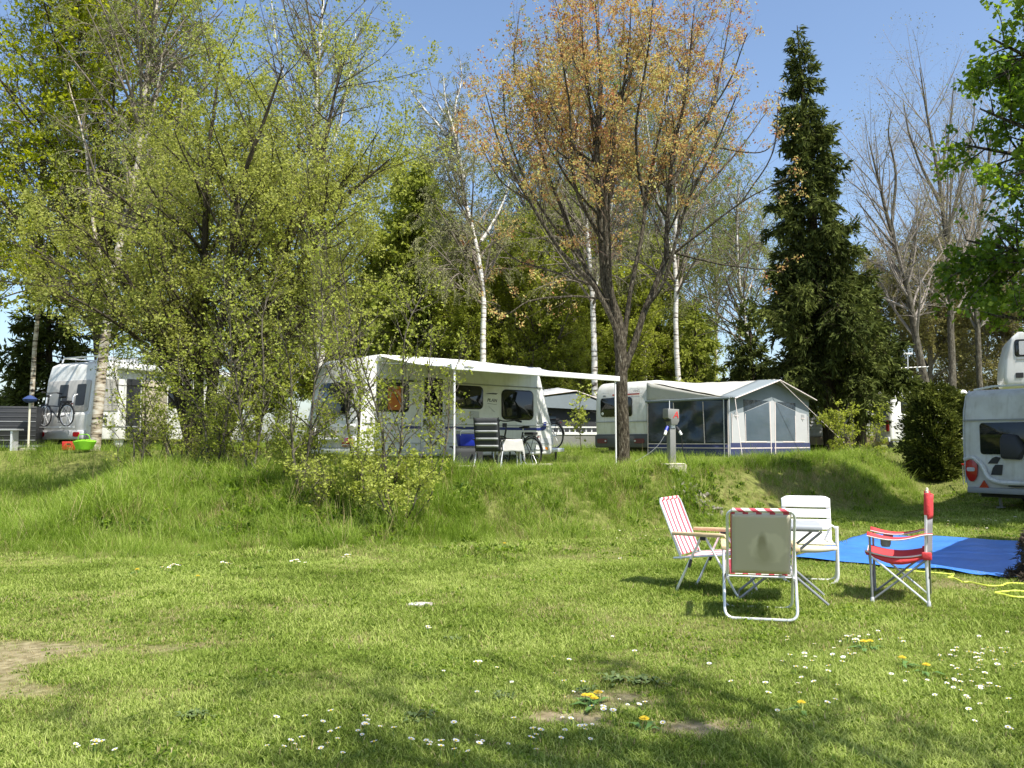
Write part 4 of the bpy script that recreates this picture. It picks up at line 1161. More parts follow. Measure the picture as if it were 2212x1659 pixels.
tree("broadleaf_tree", "big bushy many-stemmed tree in fresh pale leaf at the left, in front of the motorhome", "tree", L,
     [dict(count=350, n=9, t0=.22, ang=48, lenf=.30, up=.35, wob=.4, shape=.35, zmin=2.1, rmul=.8), dict(count=2600, n=6, t0=.15, ang=45, lenf=.42, up=.2, wob=.5, shape=.4, rmul=.7),
      dict(count=9000, n=4, t0=.1, ang=45, lenf=.5, up=.1, wob=.5, ratio=.7, lmin=.12, rmul=.7)],
     dict(n=60000, clus=3, size=.045, aspect=.75, along=.2, updir=.5, jit=.06, sv=.45), M['barkd'], M['lf_front'], 3, twig='twiggreen')

# ---- maple in flower, middle
Y = 20.5
mb = at(1345, 1000, Y); mb[2] = tzf(mb[0], Y) - .1
L = [([mb] + pl([(1345, 880), (1341, 770), (1332, 700), (1310, 640), (1305, 560), (1300, 480), (1292, 350), (1300, 200), (1285, 20)], Y, .2), .175, .016)]
for pts, dY, r in [([(1338, 740), (1318, 680), (1270, 600), (1210, 530), (1150, 430), (1090, 330), (1055, 200)], -1.0, .11),
                   ([(1312, 660), (1262, 570), (1225, 470), (1190, 380), (1160, 270), (1140, 120)], 1.5, .10),
                   ([(1332, 705), (1316, 560), (1312, 420), (1332, 300), (1355, 160), (1372, 0)], -.8, .12),
                   ([(1343, 790), (1358, 640), (1384, 500), (1390, 400), (1420, 280), (1445, 130)], 1.2, .11),
                   ([(1348, 800), (1375, 720), (1400, 650), (1438, 560), (1447, 440), (1452, 330), (1482, 200), (1505, 10)], .6, .14),
                   ([(1395, 665), (1440, 600), (1490, 440), (1555, 320), (1610, 190)], -1.2, .085),
                   ([(1440, 560), (1515, 500), (1600, 440), (1690, 390)], -.8, .06),
                   ([(1290, 620), (1200, 590), (1110, 560), (1030, 480)], 1.0, .055),
                   ([(1446, 545), (1545, 570), (1690, 592)], .6, .05),
                   ([(1300, 520), (1240, 400), (1230, 250), (1200, 60)], -1.6, .08),
                   ([(1450, 400), (1530, 260), (1560, 120), (1580, 10)], 1.4, .07),
                   ([(1316, 450), (1280, 300), (1260, 120), (1230, 0)], 1.8, .07),
                   ([(1390, 430), (1372, 280), (1400, 100), (1410, -20)], -1.6, .07),
                   ([(1330, 650), (1240, 640), (1150, 650), (1100, 680)], -1.6, .045),
                   ([(1262, 570), (1170, 450), (1100, 290), (1085, 150)], 1.0, .06), ([(1155, 440), (1080, 390), (1035, 310)], -.6, .04),
                   ([(1500, 430), (1590, 330), (1655, 240)], 1.0, .05), ([(1455, 330), (1560, 200), (1610, 70)], -1.0, .05), ([(1555, 320), (1640, 330), (1690, 290)], .6, .035),
                   ([(1160, 270), (1110, 150), (1120, 20)], .8, .04), ([(1600, 440), (1670, 330), (1680, 210)], -.8, .035)]:
    L.append((pl(pts, Y, dY), r * .62, .009))
tree("maple_tree", "tall maple in orange and yellow flower with a dark forked trunk, between the two caravans", "tree", L,
     [dict(count=260, n=9, t0=.34, ang=38, lenf=.28, up=.6, wob=.3, shape=.3, rmul=.62), dict(count=1900, n=6, t0=.25, ang=40, lenf=.38, up=.3, wob=.35, shape=.4, rmul=.65),
      dict(count=6000, n=4, t0=.2, ang=40, lenf=.45, up=.2, wob=.3, ratio=.7, lmin=.12, rmul=.65)],
     [dict(n=14000, clus=4, size=.052, aspect=.65, along=.1, updir=.3, jit=.045, t0=.7, var=.7), dict(lev=2, n=2600, clus=4, size=.052, aspect=.65, along=.1, updir=.3, jit=.05, t0=.8, var=.7)], M['barkm'], M['lf_maple'], 8, twig='twigred')

# ---- birches
def birch(label, base, trunk, limbs, Y, seed, bk='birch', n3=1800, leaves=14000, lm='lf_birch', r=.16, size=.055, hang=.35, up=-.9, l2=420, wide=.34):
    bx = at(*base, Y); bx[2] = tzf(bx[0], Y) - .1
    LL = [([bx] + pl(trunk, Y), r, .02)] + [(pl(p, Y, dy), rr, .012) for p, dy, rr in limbs]
    return tree("birch_tree", label, "tree", LL,
                [dict(count=70 + 14 * len(limbs), n=8, t0=.35, ang=38, lenf=wide, up=.2, wob=.25, shape=.55), dict(count=l2, n=6, t0=.2, ang=45, lenf=.45, up=up * .6, wob=.3, shape=.3),
                 dict(count=n3, n=6, t0=.2, ang=40, lenf=.7, up=up * 2.2, wob=.3, ratio=.7, lmin=.4)],
                dict(n=leaves, size=size, aspect=.6, along=.3, updir=.2, hang=hang, jit=.03), M[bk], M[lm], seed, split=1)

birch("tall birch with a bent white trunk rising behind the white caravan's roof", (1045, 985), [(1046, 780), (1044, 640), (1030, 520), (1008, 420), (990, 330), (968, 250), (940, 205)],
      [([(992, 345), (955, 280), (915, 235), (885, 195)], .5, .09), ([(998, 370), (978, 280), (962, 220), (958, 165)], -.5, .09),
       ([(1003, 390), (988, 300), (985, 230), (1000, 165), (995, 130)], .8, .08), ([(1040, 520), (1060, 490), (1090, 430), (1100, 390)], .4, .08)], 36, 21,
      n3=2000, leaves=30000, size=.065, lm='lf_pale', r=.15, wide=.22)
birch("birch with a lichen-stained trunk standing in front of the motorhome at the left", (205, 960), [(225, 780), (236, 680), (262, 520), (300, 330), (310, 200), (330, 60), (335, -160)],
      [([(240, 660), (205, 480), (190, 330), (150, 180)], .8, .07), ([(290, 380), (330, 250), (350, 120)], -.6, .06)], 25.6, 22, bk='birchtan', n3=1600, leaves=24000, r=.17, wide=.26)
birch("white birch trunk showing through the crown of the big bushy tree", (690, 965), [(690, 800), (686, 600), (682, 400), (680, 200), (684, 50), (690, -120)],
      [([(682, 420), (730, 280), (760, 150), (770, 60)], .7, .06), ([(682, 380), (640, 260), (600, 120), (590, 0)], -.6, .06)], 31, 23, n3=1500, leaves=26000, r=.17, wide=.24)
birch("birch right behind the flowering maple's trunk, left of the awning tent", (1283, 985), [(1283, 800), (1276, 640), (1262, 500), (1250, 350), (1225, 220), (1215, 110)],
      [([(1278, 700), (1300, 560), (1330, 420), (1340, 290)], .5, .06)], 37, 24, n3=1500, leaves=18000, lm='lf_pale', r=.15, wide=.24)
birch("slim birch with a bright white trunk above the awning tent's roof", (1468, 985), [(1466, 800), (1458, 640), (1455, 480), (1470, 320), (1480, 180), (1500, 60)],
      [([(1457, 560), (1420, 420), (1400, 300), (1390, 200)], .5, .05)], 36, 25, n3=1500, leaves=20000, lm='lf_birch', r=.13, wide=.24)
birch("thin leaning birch in the gap between the maple and the tall spruce", (1628, 985), [(1620, 820), (1606, 690), (1592, 600), (1585, 480), (1590, 400)],
      [([(1603, 670), (1640, 560), (1650, 470)], .5, .04)], 40, 26, n3=1200, leaves=18000, lm='lf_birch', r=.11, wide=.3)
birch("tall birch at the left edge with its pale crown above the trailer", (60, 965), [(70, 780), (80, 600), (85, 400), (95, 220), (100, 40)],
      [([(82, 450), (40, 330), (20, 200), (30, 90)], .6, .06), ([(88, 350), (130, 230), (150, 120)], -.5, .05)], 33, 27, bk='birchtan', n3=1500, leaves=26000, r=.10, wide=.26)
# ---- further birches of the wood behind the maple, copies of one tree
bz = birch("birch with a hazy pale-green crown high behind the maple's left half", (1185, 985), [(1186, 780), (1180, 600), (1184, 420), (1176, 250), (1180, 110)],
      [([(1181, 560), (1140, 420), (1120, 300), (1110, 220)], .6, .06), ([(1183, 480), (1225, 340), (1240, 200)], -.6, .06)], 44, 29, n3=1700, leaves=42000, size=.085, lm='lf_birch', r=.13, wide=.30)
bz['group'] = "hazy birches behind the maple"
for lab_, px_b, Y_b, sc_b, rz_b in (("birch with a hazy pale-green crown high behind the maple's right half", 1395, 46, 1.0, 2.1), ("birch with a hazy pale-green crown in the gap left of the tall spruce", 1545, 47, .82, 4.0),
                                    ("birch with a hazy pale-green crown behind the maple's middle", 1300, 50, 1.12, 5.2), ("birch with a hazy pale-green crown left of the bent birch, over the wood", 905, 49, .85, 3.1)):
    c = copy_tree(bz); p = at(px_b, 985, Y_b); p[2] = tzf(p[0], p[1]) - .1
    c.location = tuple(p); c.scale = (sc_b,) * 3; c.rotation_euler = (0, 0, rz_b); c['label'] = lab_
# ---- bare trees on the right
def bare_tree(label, base, limbs, Y, seed):
    bx = at(*base, Y); bx[2] = tzf(bx[0], Y) - .2
    LL = [([bx] + pl(limbs[0][0], Y), limbs[0][2], .02)] + [(pl(p, Y, dy), r, .015) for p, dy, r in limbs[1:]]
    return tree("bare_tree", label, "tree", LL,
                [dict(count=80, n=9, t0=.34, ang=42, lenf=.30, up=.55, wob=.22, shape=.45, rmul=.7), dict(count=620, n=6, t0=.2, ang=44, lenf=.42, up=.25, wob=.3, shape=.4, rmul=.6),
                 dict(count=5200, n=4, t0=.2, ang=42, lenf=.55, up=.15, wob=.3, ratio=.8, lmin=.25, rmul=.5)],
                dict(n=4500, size=.055, aspect=.6, t0=.7, jit=.03), M['bark'], M['lf_brown'], seed, twig='twigpale', split=1)
bare_tree("bare tree with a leaning forked trunk just right of the tall spruce", (2020, 985),
          [([(2005, 840), (1985, 740), (1960, 600), (1930, 500), (1905, 400), (1880, 300)], 0, .19), ([(1960, 600), (1985, 480), (2010, 400)], .6, .07),
           ([(1925, 490), (1935, 380), (1920, 290), (1925, 240)], -.5, .07), ([(1945, 550), (1890, 480), (1850, 430)], .5, .05)], 33, 31)
bare_tree("taller bare tree behind the clipped evergreen, its twigs highest against the sky", (2062, 985),
          [([(2060, 840), (2052, 640), (2046, 520), (2030, 380), (2012, 260), (1996, 150)], 0, .18), ([(2045, 520), (2075, 400), (2100, 300), (2110, 200)], .6, .09),
           ([(2040, 460), (1990, 360), (1960, 280), (1950, 220)], -.6, .08), ([(2030, 390), (2050, 280), (2060, 170)], .4, .06)], 36, 32)
bare_tree("bare tree half hidden by the green leaves at the upper right", (2125, 985),
          [([(2118, 840), (2112, 640), (2120, 480), (2140, 360), (2150, 230)], 0, .16), ([(2113, 600), (2080, 450), (2070, 340)], .6, .07), ([(2120, 480), (2165, 380), (2190, 280)], -.4, .06)], 39, 33)

# ---- conifers
def conifer(name, label, base, top, seed, lm, n1=150, n2=2600, leaves=46000, rad=3.2, r0=.22, droop=-.5, clear=.12, llen=.17, gap=1.0, power=.8, lw=.26, cat="tree", group=None):
    """drooping whorled branches on a straight trunk; base, top in world coordinates"""
    rs = np.random.RandomState(seed)
    base = np.asarray(base, float); top = np.asarray(top, float)
    Hh = np.linalg.norm(top - base)
    tr = resample([base, base * .5 + top * .5 + rs.randn(3) * .12 * np.array((1, 1, 0)), top], 14)[None]
    trr = (np.linspace(1, 0, 14) ** .9 * (r0 - .015) + .015)[None]
    t = np.sort(clear + (1 - clear) * rs.rand(n1) ** .95); t[-3:] = [.985, .97, .995]
    az = np.arange(n1) * 2.399 + rs.rand(n1) * .9
    p0 = base + (top - base) * t[:, None]
    ln = rad * ((1 - t) / (1 - clear)) ** power * (.74 + .42 * rs.rand(n1)) + .12
    prof = .86 + .17 * np.sin(t * 31 + 1.7 * np.cos(az) + seed)         # tiers stand out unevenly
    ln *= prof
    n = 9
    d = np.stack([np.cos(az), np.sin(az), .25 * t * 1.6 - .12], 1)
    pts = np.zeros((n1, n, 3)); pts[:, 0] = p0
    for k in range(1, n):
        f = k / (n - 1)
        dd = d + np.array([0, 0, 1.0])[None] * (droop * math.sin(f * PI * .9) + .28 * max(0, f - .6))
        pts[:, k] = pts[:, k - 1] + unit(dd) * (ln / (n - 1))[:, None]
    rad_ = (np.minimum(.05, ln * .018 + .006))[:, None] * np.linspace(1, .25, n)[None]
    sub = grow(pts, rad_, rs, n2, n=5, t0=.18, ang=58, angs=12, lenf=.36, up=-.55, wob=.2, shape=.55, lmin=.16)
    root = thing(name, label, cat, tuple(base), 0, group)
    v, q = wood([(tr, trr, 9), (pts, rad_, 4), (sub[0], sub[1] * .8, 3)])
    mesh_obj("trunk", v - base, q, M['barkd'], root)
    a1, T1 = on_twigs(sub[0], rs, int(leaves * .8), .0, .02); a2, T2 = on_twigs(pts, rs, int(leaves * .2), .35, .02)
    p = np.concatenate([a1, a2]); T = np.concatenate([T1, T2])
    v, q = leaf_quads(p, T, rs, llen, lw, .55, .1, hang=.35)
    mesh_obj("crown", v - base, q, M[lm], root, smooth=False, tone=tones(p, rs, .45, .9, seed))
    return root

def cpos(px, Y):
    p = at(px, 985, Y); p[2] = tzf(p[0], Y) - .1; return p
conifer("spruce_tree", "tall dark spruce standing alone right of the awning tent", cpos(1800, 30), at(1722, 55, 30), 41, 'lf_spruce', n1=210, n2=6200, leaves=90000, rad=2.9, r0=.3, clear=.155, llen=.19, droop=-.7, lw=.26)
conifer("spruce_tree", "lower broad spruce grown into the right side of the tall dark spruce", cpos(1858, 31), at(1850, 590, 31), 42, 'lf_spruce', n1=80, n2=2400, leaves=28000, rad=1.9, r0=.24, clear=.42, llen=.2, droop=-.65, lw=.3, power=.6)
conifer("spruce_tree", "dark spruce at the far left behind the motorhome's front", cpos(110, 37), at(105, 590, 37), 43, 'lf_spruce', n1=100, n2=2400, leaves=30000, rad=3.6, r0=.25, clear=.06, llen=.24, lw=.3)
sp_proto = conifer("spruce_tree", "yellow-green spruce behind the bent birch, over the white caravan's left half", cpos(905, 42), at(912, 335, 42), 44, 'lf_spruce2', n1=170, n2=4200, leaves=62000, rad=3.4, r0=.3, clear=.02, llen=.26, lw=.32, power=.55)
conifer("spruce_tree", "small spruce tip over the awning tent's cream roof, right of the slim birch", cpos(1508, 37), at(1500, 655, 37), 45, 'lf_spruce2', n1=90, n2=2000, leaves=24000, rad=2.2, r0=.2, clear=.03, llen=.2, lw=.3)
conifer("spruce_tree", "small dark spruce between the awning tent's peak and the tall spruce", cpos(1625, 35), at(1618, 640, 35), 46, 'lf_spruce', n1=90, n2=2000, leaves=24000, rad=2.0, r0=.2, clear=.05, llen=.2, lw=.3)

def place_copy(src, label, px, Y, sc, rz, szz=1.0):
    c = copy_tree(src); c.location = tuple(cpos(px, Y)); c.scale = (sc, sc, sc * szz); c.rotation_euler = (0, 0, rz); c['label'] = label
    return c
G_W = "trees of the wood behind the caravans"
sp_proto['group'] = G_W
for lab, px, Y, sc, rz, sz in [("dark spruce in the wood behind the white caravan's right half, beside the bent birch", 1100, 46, .78, 1.1, 1.0),
                               ("dark spruce in the wood behind the maple's trunk", 1215, 48, .85, 2.5, 1.0),
                               ("spruce in the wood between the big bushy tree and the yellow-green spruce", 800, 50, .72, 3.9, 1.0),
                               ("spruce in the wood behind the flowering maple's right limbs", 1400, 50, .75, 5.1, .95),
                               ("low spruce in the wood right behind the bent birch's foot", 1000, 44, .6, .4, .9),
                               ("dark spruce deep in the wood between the bent birch and the maple", 1160, 54, .95, 5.6, .9),
                               ("spruce deep in the wood just left of the bent birch's crown", 850, 52, .9, 2.0, 1.0),
                               ("low spruce in the wood behind the maple's left lower limbs", 1290, 45, .55, 3.0, 1.0)]:
    place_copy(sp_proto, lab, px, Y, sc, rz, sz)

# young-leaved woodland tree and its copies
def wood_tree(label, pos, h, seed, lm, leaves=30000, size=.12, group=G_W, bark='bark', name="woodland_tree", wide=.42):
    rs = np.random.RandomState(seed); pos = np.asarray(pos, float)
    top = pos + np.array((rs.randn() * .4, rs.randn() * .4, h))
    LL = [([pos, pos * .6 + top * .4 + rs.randn(3) * .2, top], .18, .02)]
    for k in range(7):
        a = k * 2.4 + rs.rand(); t = .18 + .55 * k / 7
        p0 = pos + (top - pos) * t; ll = h * wide * (1 - t * .6)
        LL.append(([p0, p0 + np.array((math.cos(a) * ll * .5, math.sin(a) * ll * .5, ll * .35)), p0 + np.array((math.cos(a) * ll * .85, math.sin(a) * ll * .85, ll * .85))], .08, .015))
    return tree(name, label, "tree", LL, [dict(count=160, n=7, t0=.15, ang=45, lenf=.36, up=.3, wob=.35), dict(count=1300, n=5, t0=.15, ang=45, lenf=.45, up=.1, wob=.4),
                                          dict(count=3600, n=4, t0=.1, ang=45, lenf=.5, up=0, wob=.4, lmin=.2)],
                dict(n=leaves, size=size, aspect=.65, updir=.4, jit=.08), M[bark], M[lm], seed, group)
wp = wood_tree("leafy young-green tree in the wood left of the maple's trunk", cpos(1150, 41), 10.5, 51, 'lf_wood', 66000, .115)
for lab, px, Y, sc, rz, sz in [("leafy tree in the wood right behind the maple's fork", 1345, 43, .95, 1.7, 1.0),
                               ("leafy tree in the wood directly behind the yellow-green spruce", 960, 47, .95, 2.9, 1.0),
                               ("leafy tree in the wood seen through the big bushy tree's right side", 720, 45, 1.0, 4.0, .95),
                               ("leafy tree in the wood seen through the middle of the big bushy tree", 560, 47, .9, 5.2, .9),
                               ("leafy tree in the wood just right of the bent birch", 1075, 45, 1.0, .3, 1.05),
                               ("tall fresh-green tree in the wood filling the gap left of the bent birch's trunk", 890, 44, 1.15, 4.4, 1.1),
                               ("fresh-green tree in the wood below the bent birch's fork, over the caravan's awning", 985, 41, .85, 5.9, 1.0),
                               ("tall fresh-green tree in the wood behind the maple's left limbs", 1210, 46, 1.15, 1.0, 1.1),
                               ("tall fresh-green tree in the wood behind the maple's right limbs", 1420, 48, 1.0, 2.8, 1.1),
                               ("leafy tree deep in the wood behind the maple's left limbs", 1215, 52, 1.1, 3.6, .9),
                               ("leafy tree deep in the wood at the big bushy tree's right edge", 830, 54, 1.15, 1.2, .9),
                               ("leafy tree in the wood seen through the big bushy tree's left stems", 400, 46, .9, 2.2, .8),
                               ("low leafy tree in the wood over the grey tent's roof", 1235, 40, .55, .9, .9),
                               ("leafy tree in the wood over the awning tent's cream roof", 1490, 46, .72, 2.2, .95)]:
    place_copy(wp, lab, px, Y, sc, rz, sz)
gt = cpos(225, 34)
wood_tree("tall golden-green tree filling the upper left corner behind the birches", gt, 22.0, 58, 'lf_larch', 95000, .13, None, 'barkd', "broadleaf_tree", .13)
th = wood_tree("olive-brown budding tree behind the clipped evergreen", cpos(2000, 44), 10.5, 52, 'lf_brown', 42000, .10, "budding trees at the right edge of the wood", 'twig', "budding_tree")
for lab, px, Y, sc, rz, sz in [("olive-brown budding tree low behind the right caravan's roof", 2180, 42, .95, 1.4, .9),
                               ("olive-brown budding tree right of the tall spruce, behind the leaning bare trunk", 1925, 47, .95, 3.3, 1.0),
                               ("olive-brown budding tree behind the taller bare tree", 2095, 50, 1.1, 4.6, .95)]:
    place_copy(th, lab, px, Y, sc, rz, sz)

# ---- maple in full leaf at the right edge
mr = np.array((12.0, 15.3, 0.0)); mr[2] = tzf(mr[0], mr[1]) - .1
rs = np.random.RandomState(61)
L = [([mr, mr + (0, 0, 2.5), mr + (-.1, .1, 5.5), mr + (-.3, .1, 10.5)], .24, .03)]
for a, z0, ln, dz in [(180, 3.2, 3.2, .7), (165, 4.0, 3.3, 1.5), (200, 4.6, 3.4, 1.6), (182, 5.4, 3.3, 2.2), (150, 5.6, 3.2, 2.0), (215, 5.2, 3.2, 1.8), (176, 6.6, 2.9, 2.6),
                      (100, 3.5, 3.3, 1.6), (60, 4.4, 3.2, 1.8), (20, 3.8, 3.2, 1.5), (320, 4.6, 3.2, 1.8), (280, 4.0, 3.2, 1.5), (240, 6.2, 3.0, 2.2), (190, 7.8, 2.4, 2.4), (130, 7.0, 2.6, 2.4), (80, 5.6, 3.0, 2), (40, 6.0, 3.0, 2), (350, 5.2, 3.2, 2), (300, 5.8, 3.0, 2), (260, 5.0, 3.2, 2), (110, 4.6, 3.3, 1.6), (220, 7.0, 2.6, 2.4)]:
    p0 = mr + np.array((-.1, .05, z0)); ca, sa = math.cos(R(a)), math.sin(R(a))
    L.append(([p0, p0 + np.array((ca * ln * .5, sa * ln * .5, dz * .65)), p0 + np.array((ca * ln, sa * ln, dz))], .09, .015))
tree("maple_tree", "maple in full green leaf hanging into the right edge of the picture", "tree", L,
     [dict(count=420, n=8, t0=.2, ang=50, lenf=.38, up=.1, wob=.35), dict(count=2600, n=6, t0=.15, ang=45, lenf=.42, up=-.1, wob=.4),
      dict(count=6500, n=4, t0=.1, ang=45, lenf=.5, up=-.2, wob=.4, lmin=.2)],
     dict(n=140000, size=.088, aspect=.85, along=.1, updir=.5, hang=.35, jit=.06), M['barkm'], M['lf_green'], 62)

# ---- tree behind the photographer: only its shadow reaches the picture
tb = np.array((5.4, -1.1, 0.0))
L = [([tb, tb + (-.3, .3, 3), tb + (-.6, .6, 6.5), tb + (-.8, .8, 11)], .2, .03)]
for a, z0, ln, dz in [(150, 3.8, 5.0, 3.0), (180, 4.2, 4.6, 3.4), (120, 4.6, 4.6, 3.2), (90, 5, 3.5, 3), (200, 5.2, 3.8, 3.4), (160, 6.2, 3.8, 3.4), (40, 5, 3.5, 3), (250, 5, 3, 3), (135, 7, 3, 3)]:
    p0 = tb + np.array((-.35, .35, z0)); ca, sa = math.cos(R(a)), math.sin(R(a))
    L.append(([p0, p0 + np.array((ca * ln * .5, sa * ln * .5, dz * .55)), p0 + np.array((ca * ln, sa * ln, dz))], .042, .008))
tree("broadleaf_tree", "sparse tree beside the lawn whose shadow falls across the foreground", "tree", L,
     [dict(count=80, n=8, t0=.3, ang=40, lenf=.34, up=.35, wob=.35), dict(count=420, n=5, t0=.2, ang=42, lenf=.42, up=.2, wob=.35), dict(count=1300, n=4, t0=.2, ang=42, lenf=.5, up=.1, wob=.35, lmin=.15)],
     dict(n=2600, clus=4, size=.06, aspect=.7, jit=.07), M['bark'], M['lf_front'], 63)

# ---- saplings and shrubs on the bank
def sapling(name, label, x, y, h, nst, spread, seed, leaves, cat="sapling", group=None, size=.047, n1=60, lean=.25, twigs=380, lm='lf_sap'):
    rs = np.random.RandomState(seed); b = np.array((x, y, tzf(x, y) - .05)); LL = []
    for k in range(nst):
        a = rs.rand() * 2 * PI; o = np.array((math.cos(a), math.sin(a), 0)) * spread
        hh = h * (.6 + .45 * rs.rand()) if k else h
        s = b + o * .12
        LL.append(([s, s + o * lean + np.array((rs.randn() * .08, rs.randn() * .08, hh * .35)), s + o * .7 + np.array((rs.randn() * .1, rs.randn() * .1, hh * .7)), s + o + np.array((rs.randn() * .12, rs.randn() * .12, hh))],
                   .007 + .0042 * h, .004))
    return tree(name, label, cat, LL, [dict(count=n1, n=7, t0=.2, ang=46, lenf=.28, up=.35, wob=.35, shape=.5), dict(count=twigs, n=4, t0=.15, ang=45, lenf=.4, up=.15, wob=.4, lmin=.12, rmul=.7)],
                dict(n=int(leaves * 1.25), size=size * .92, aspect=.75, along=.2, updir=.6, jit=.03, sv=.45), M['bark'], M[lm], seed, group, base=b, wob=.035)
G_S = "leafy saplings on the bank"
for lab, x, y, h, ns, sp, sd, lv in [("sapling in front of the white caravan's red tail lamp, with a stout bent foot", -3.55, 14.4, 4.6, 2, .5, 71, 1700),
                                    ("sapling before the orange curtain of the white caravan, standing low on the bank", -2.05, 14.2, 4.0, 3, .6, 72, 1600),
                                    ("slim sapling in front of the white caravan's rear window", -2.75, 15.3, 4.6, 2, .45, 73, 1300),
                                    ("thin sapling left of the white caravan, beside the big tree's stems", -4.75, 15.6, 4.3, 2, .6, 74, 1700),
                                    ("dark-stemmed sapling low in the long grass left of the big bushy tree", -7.1, 16.2, 2.6, 2, .35, 75, 900),
                                    ("sapling reaching past the left awning pole of the white caravan", -1.35, 14.9, 2.9, 2, .55, 76, 1000),
                                    ("sapling right in front of the big bushy tree's stems", -5.6, 16.0, 3.6, 3, .6, 77, 1900)]:
    sapling("sapling", lab, x, y, h, ns, sp, sd, lv, group=G_S)
G_B = "low leafy shrubs on the bank"
for lab, x, y, h, ns, sp, sd, lv in [("dense low shrub at the foot of the bank below the caravan's orange curtain", -1.75, 13.7, 1.45, 12, .75, 81, 6400),
                                    ("low shrub below the white caravan's number plate", -4.1, 15.2, 1.2, 11, .8, 82, 5200),
                                    ("low shrub at the foot of the big bushy tree", -5.4, 16.6, 1.3, 9, .8, 83, 2800),
                                    ("straggling shrub with brown dead stems in front of the caravan's rear corner", -2.75, 14.1, 1.0, 9, .6, 84, 1900),
                                    ("taller shrub hiding the big bushy tree's foot", -6.5, 16.9, 1.9, 9, .9, 88, 3600),
                                    ("shrub right of the big bushy tree's foot, left of the caravan's tail lamp", -4.9, 16.2, 1.6, 8, .7, 89, 2600),
                                    ("low shrub left of the big bushy tree at the bank's edge", -7.3, 17.4, 1.2, 8, .7, 85, 1900)]:
    sapling("shrub", lab, x, y, h, ns, sp, sd, lv, cat="shrub", group=G_B, n1=110, lean=.6, twigs=900, size=.040)
sapling("sapling", "small sapling with yellow leaves in front of the grey tent", 2.35, 29.0, 2.3, 1, .1, 86, 420, size=.09, n1=24, twigs=160)
sapling("shrub", "loose light-green bush beside the clipped evergreen, in front of the white van", 10.5, 26.0, 1.6, 9, .8, 87, 2600, cat="shrub", n1=110, lean=.6, size=.06, lm="lf_wood")

# ---- clipped evergreen on the bank
def hedge(label, x, y, h, rx, seed, leaves=36000):
    rs = np.random.RandomState(seed); b = np.array((x, y, tzf(x, y) - .1))
    n = leaves
    zz = rs.rand(n) ** .9; az = rs.rand(n) * 2 * PI
    prof = np.interp(zz, [0, .06, .25, .8, .95, 1.0], [.75, .92, 1.0, 1.0, .8, .3])
    lump = .80 + .22 * np.sin(az * 3 + zz * 9) * np.sin(zz * 14 + az * 2 + 1) + .12 * rs.randn(n)
    out = 1 + .35 * rs.rand(n) * (noise2(az * 4, zz * 9, 1, 3) > .6)
    rr = prof * lump * (.62 + .38 * rs.rand(n) ** .4) * out
    p = b + np.stack([np.cos(az) * rx * rr, np.sin(az) * rx * rr, .05 + zz * h * (.97 + .05 * np.sin(az * 5))], 1)
    T = unit(np.stack([np.cos(az), np.sin(az), .25 + rs.rand(n) * .5], 1))
    root = thing("evergreen_bush", label, "bush", tuple(b))
    tr = []
    for k in range(7):
        a = rs.rand() * 2 * PI
        tr.append(([(0, 0, 0), (math.cos(a) * rx * .25, math.sin(a) * rx * .25, h * .4), (math.cos(a) * rx * .45, math.sin(a) * rx * .45, h * .88)], .05, .01))
    P = np.stack([resample(np.array(q[0], float), 10, rs, .03) for q in tr]); Rd = np.stack([np.linspace(q[1], q[2], 10) for q in tr])
    s1 = grow(P, Rd, rs, 160, n=5, t0=.1, ang=60, lenf=.32, up=.1)
    v, q = wood([(P, Rd, 6), (s1[0], s1[1], 4)])
    mesh_obj("trunk", v, q, M['barkd'], root)
    v, q = leaf_quads(p, T, rs, .10, .34, .6, .2)
    mesh_obj("crown", v - b, q, M['lf_hedge'], root, smooth=False, tone=tones(p, rs, .5, 2.0, seed))
hedge("dark clipped evergreen column on the end of the bank, left of the right caravan", 11.68, 23.6, 2.6, .70, 91)
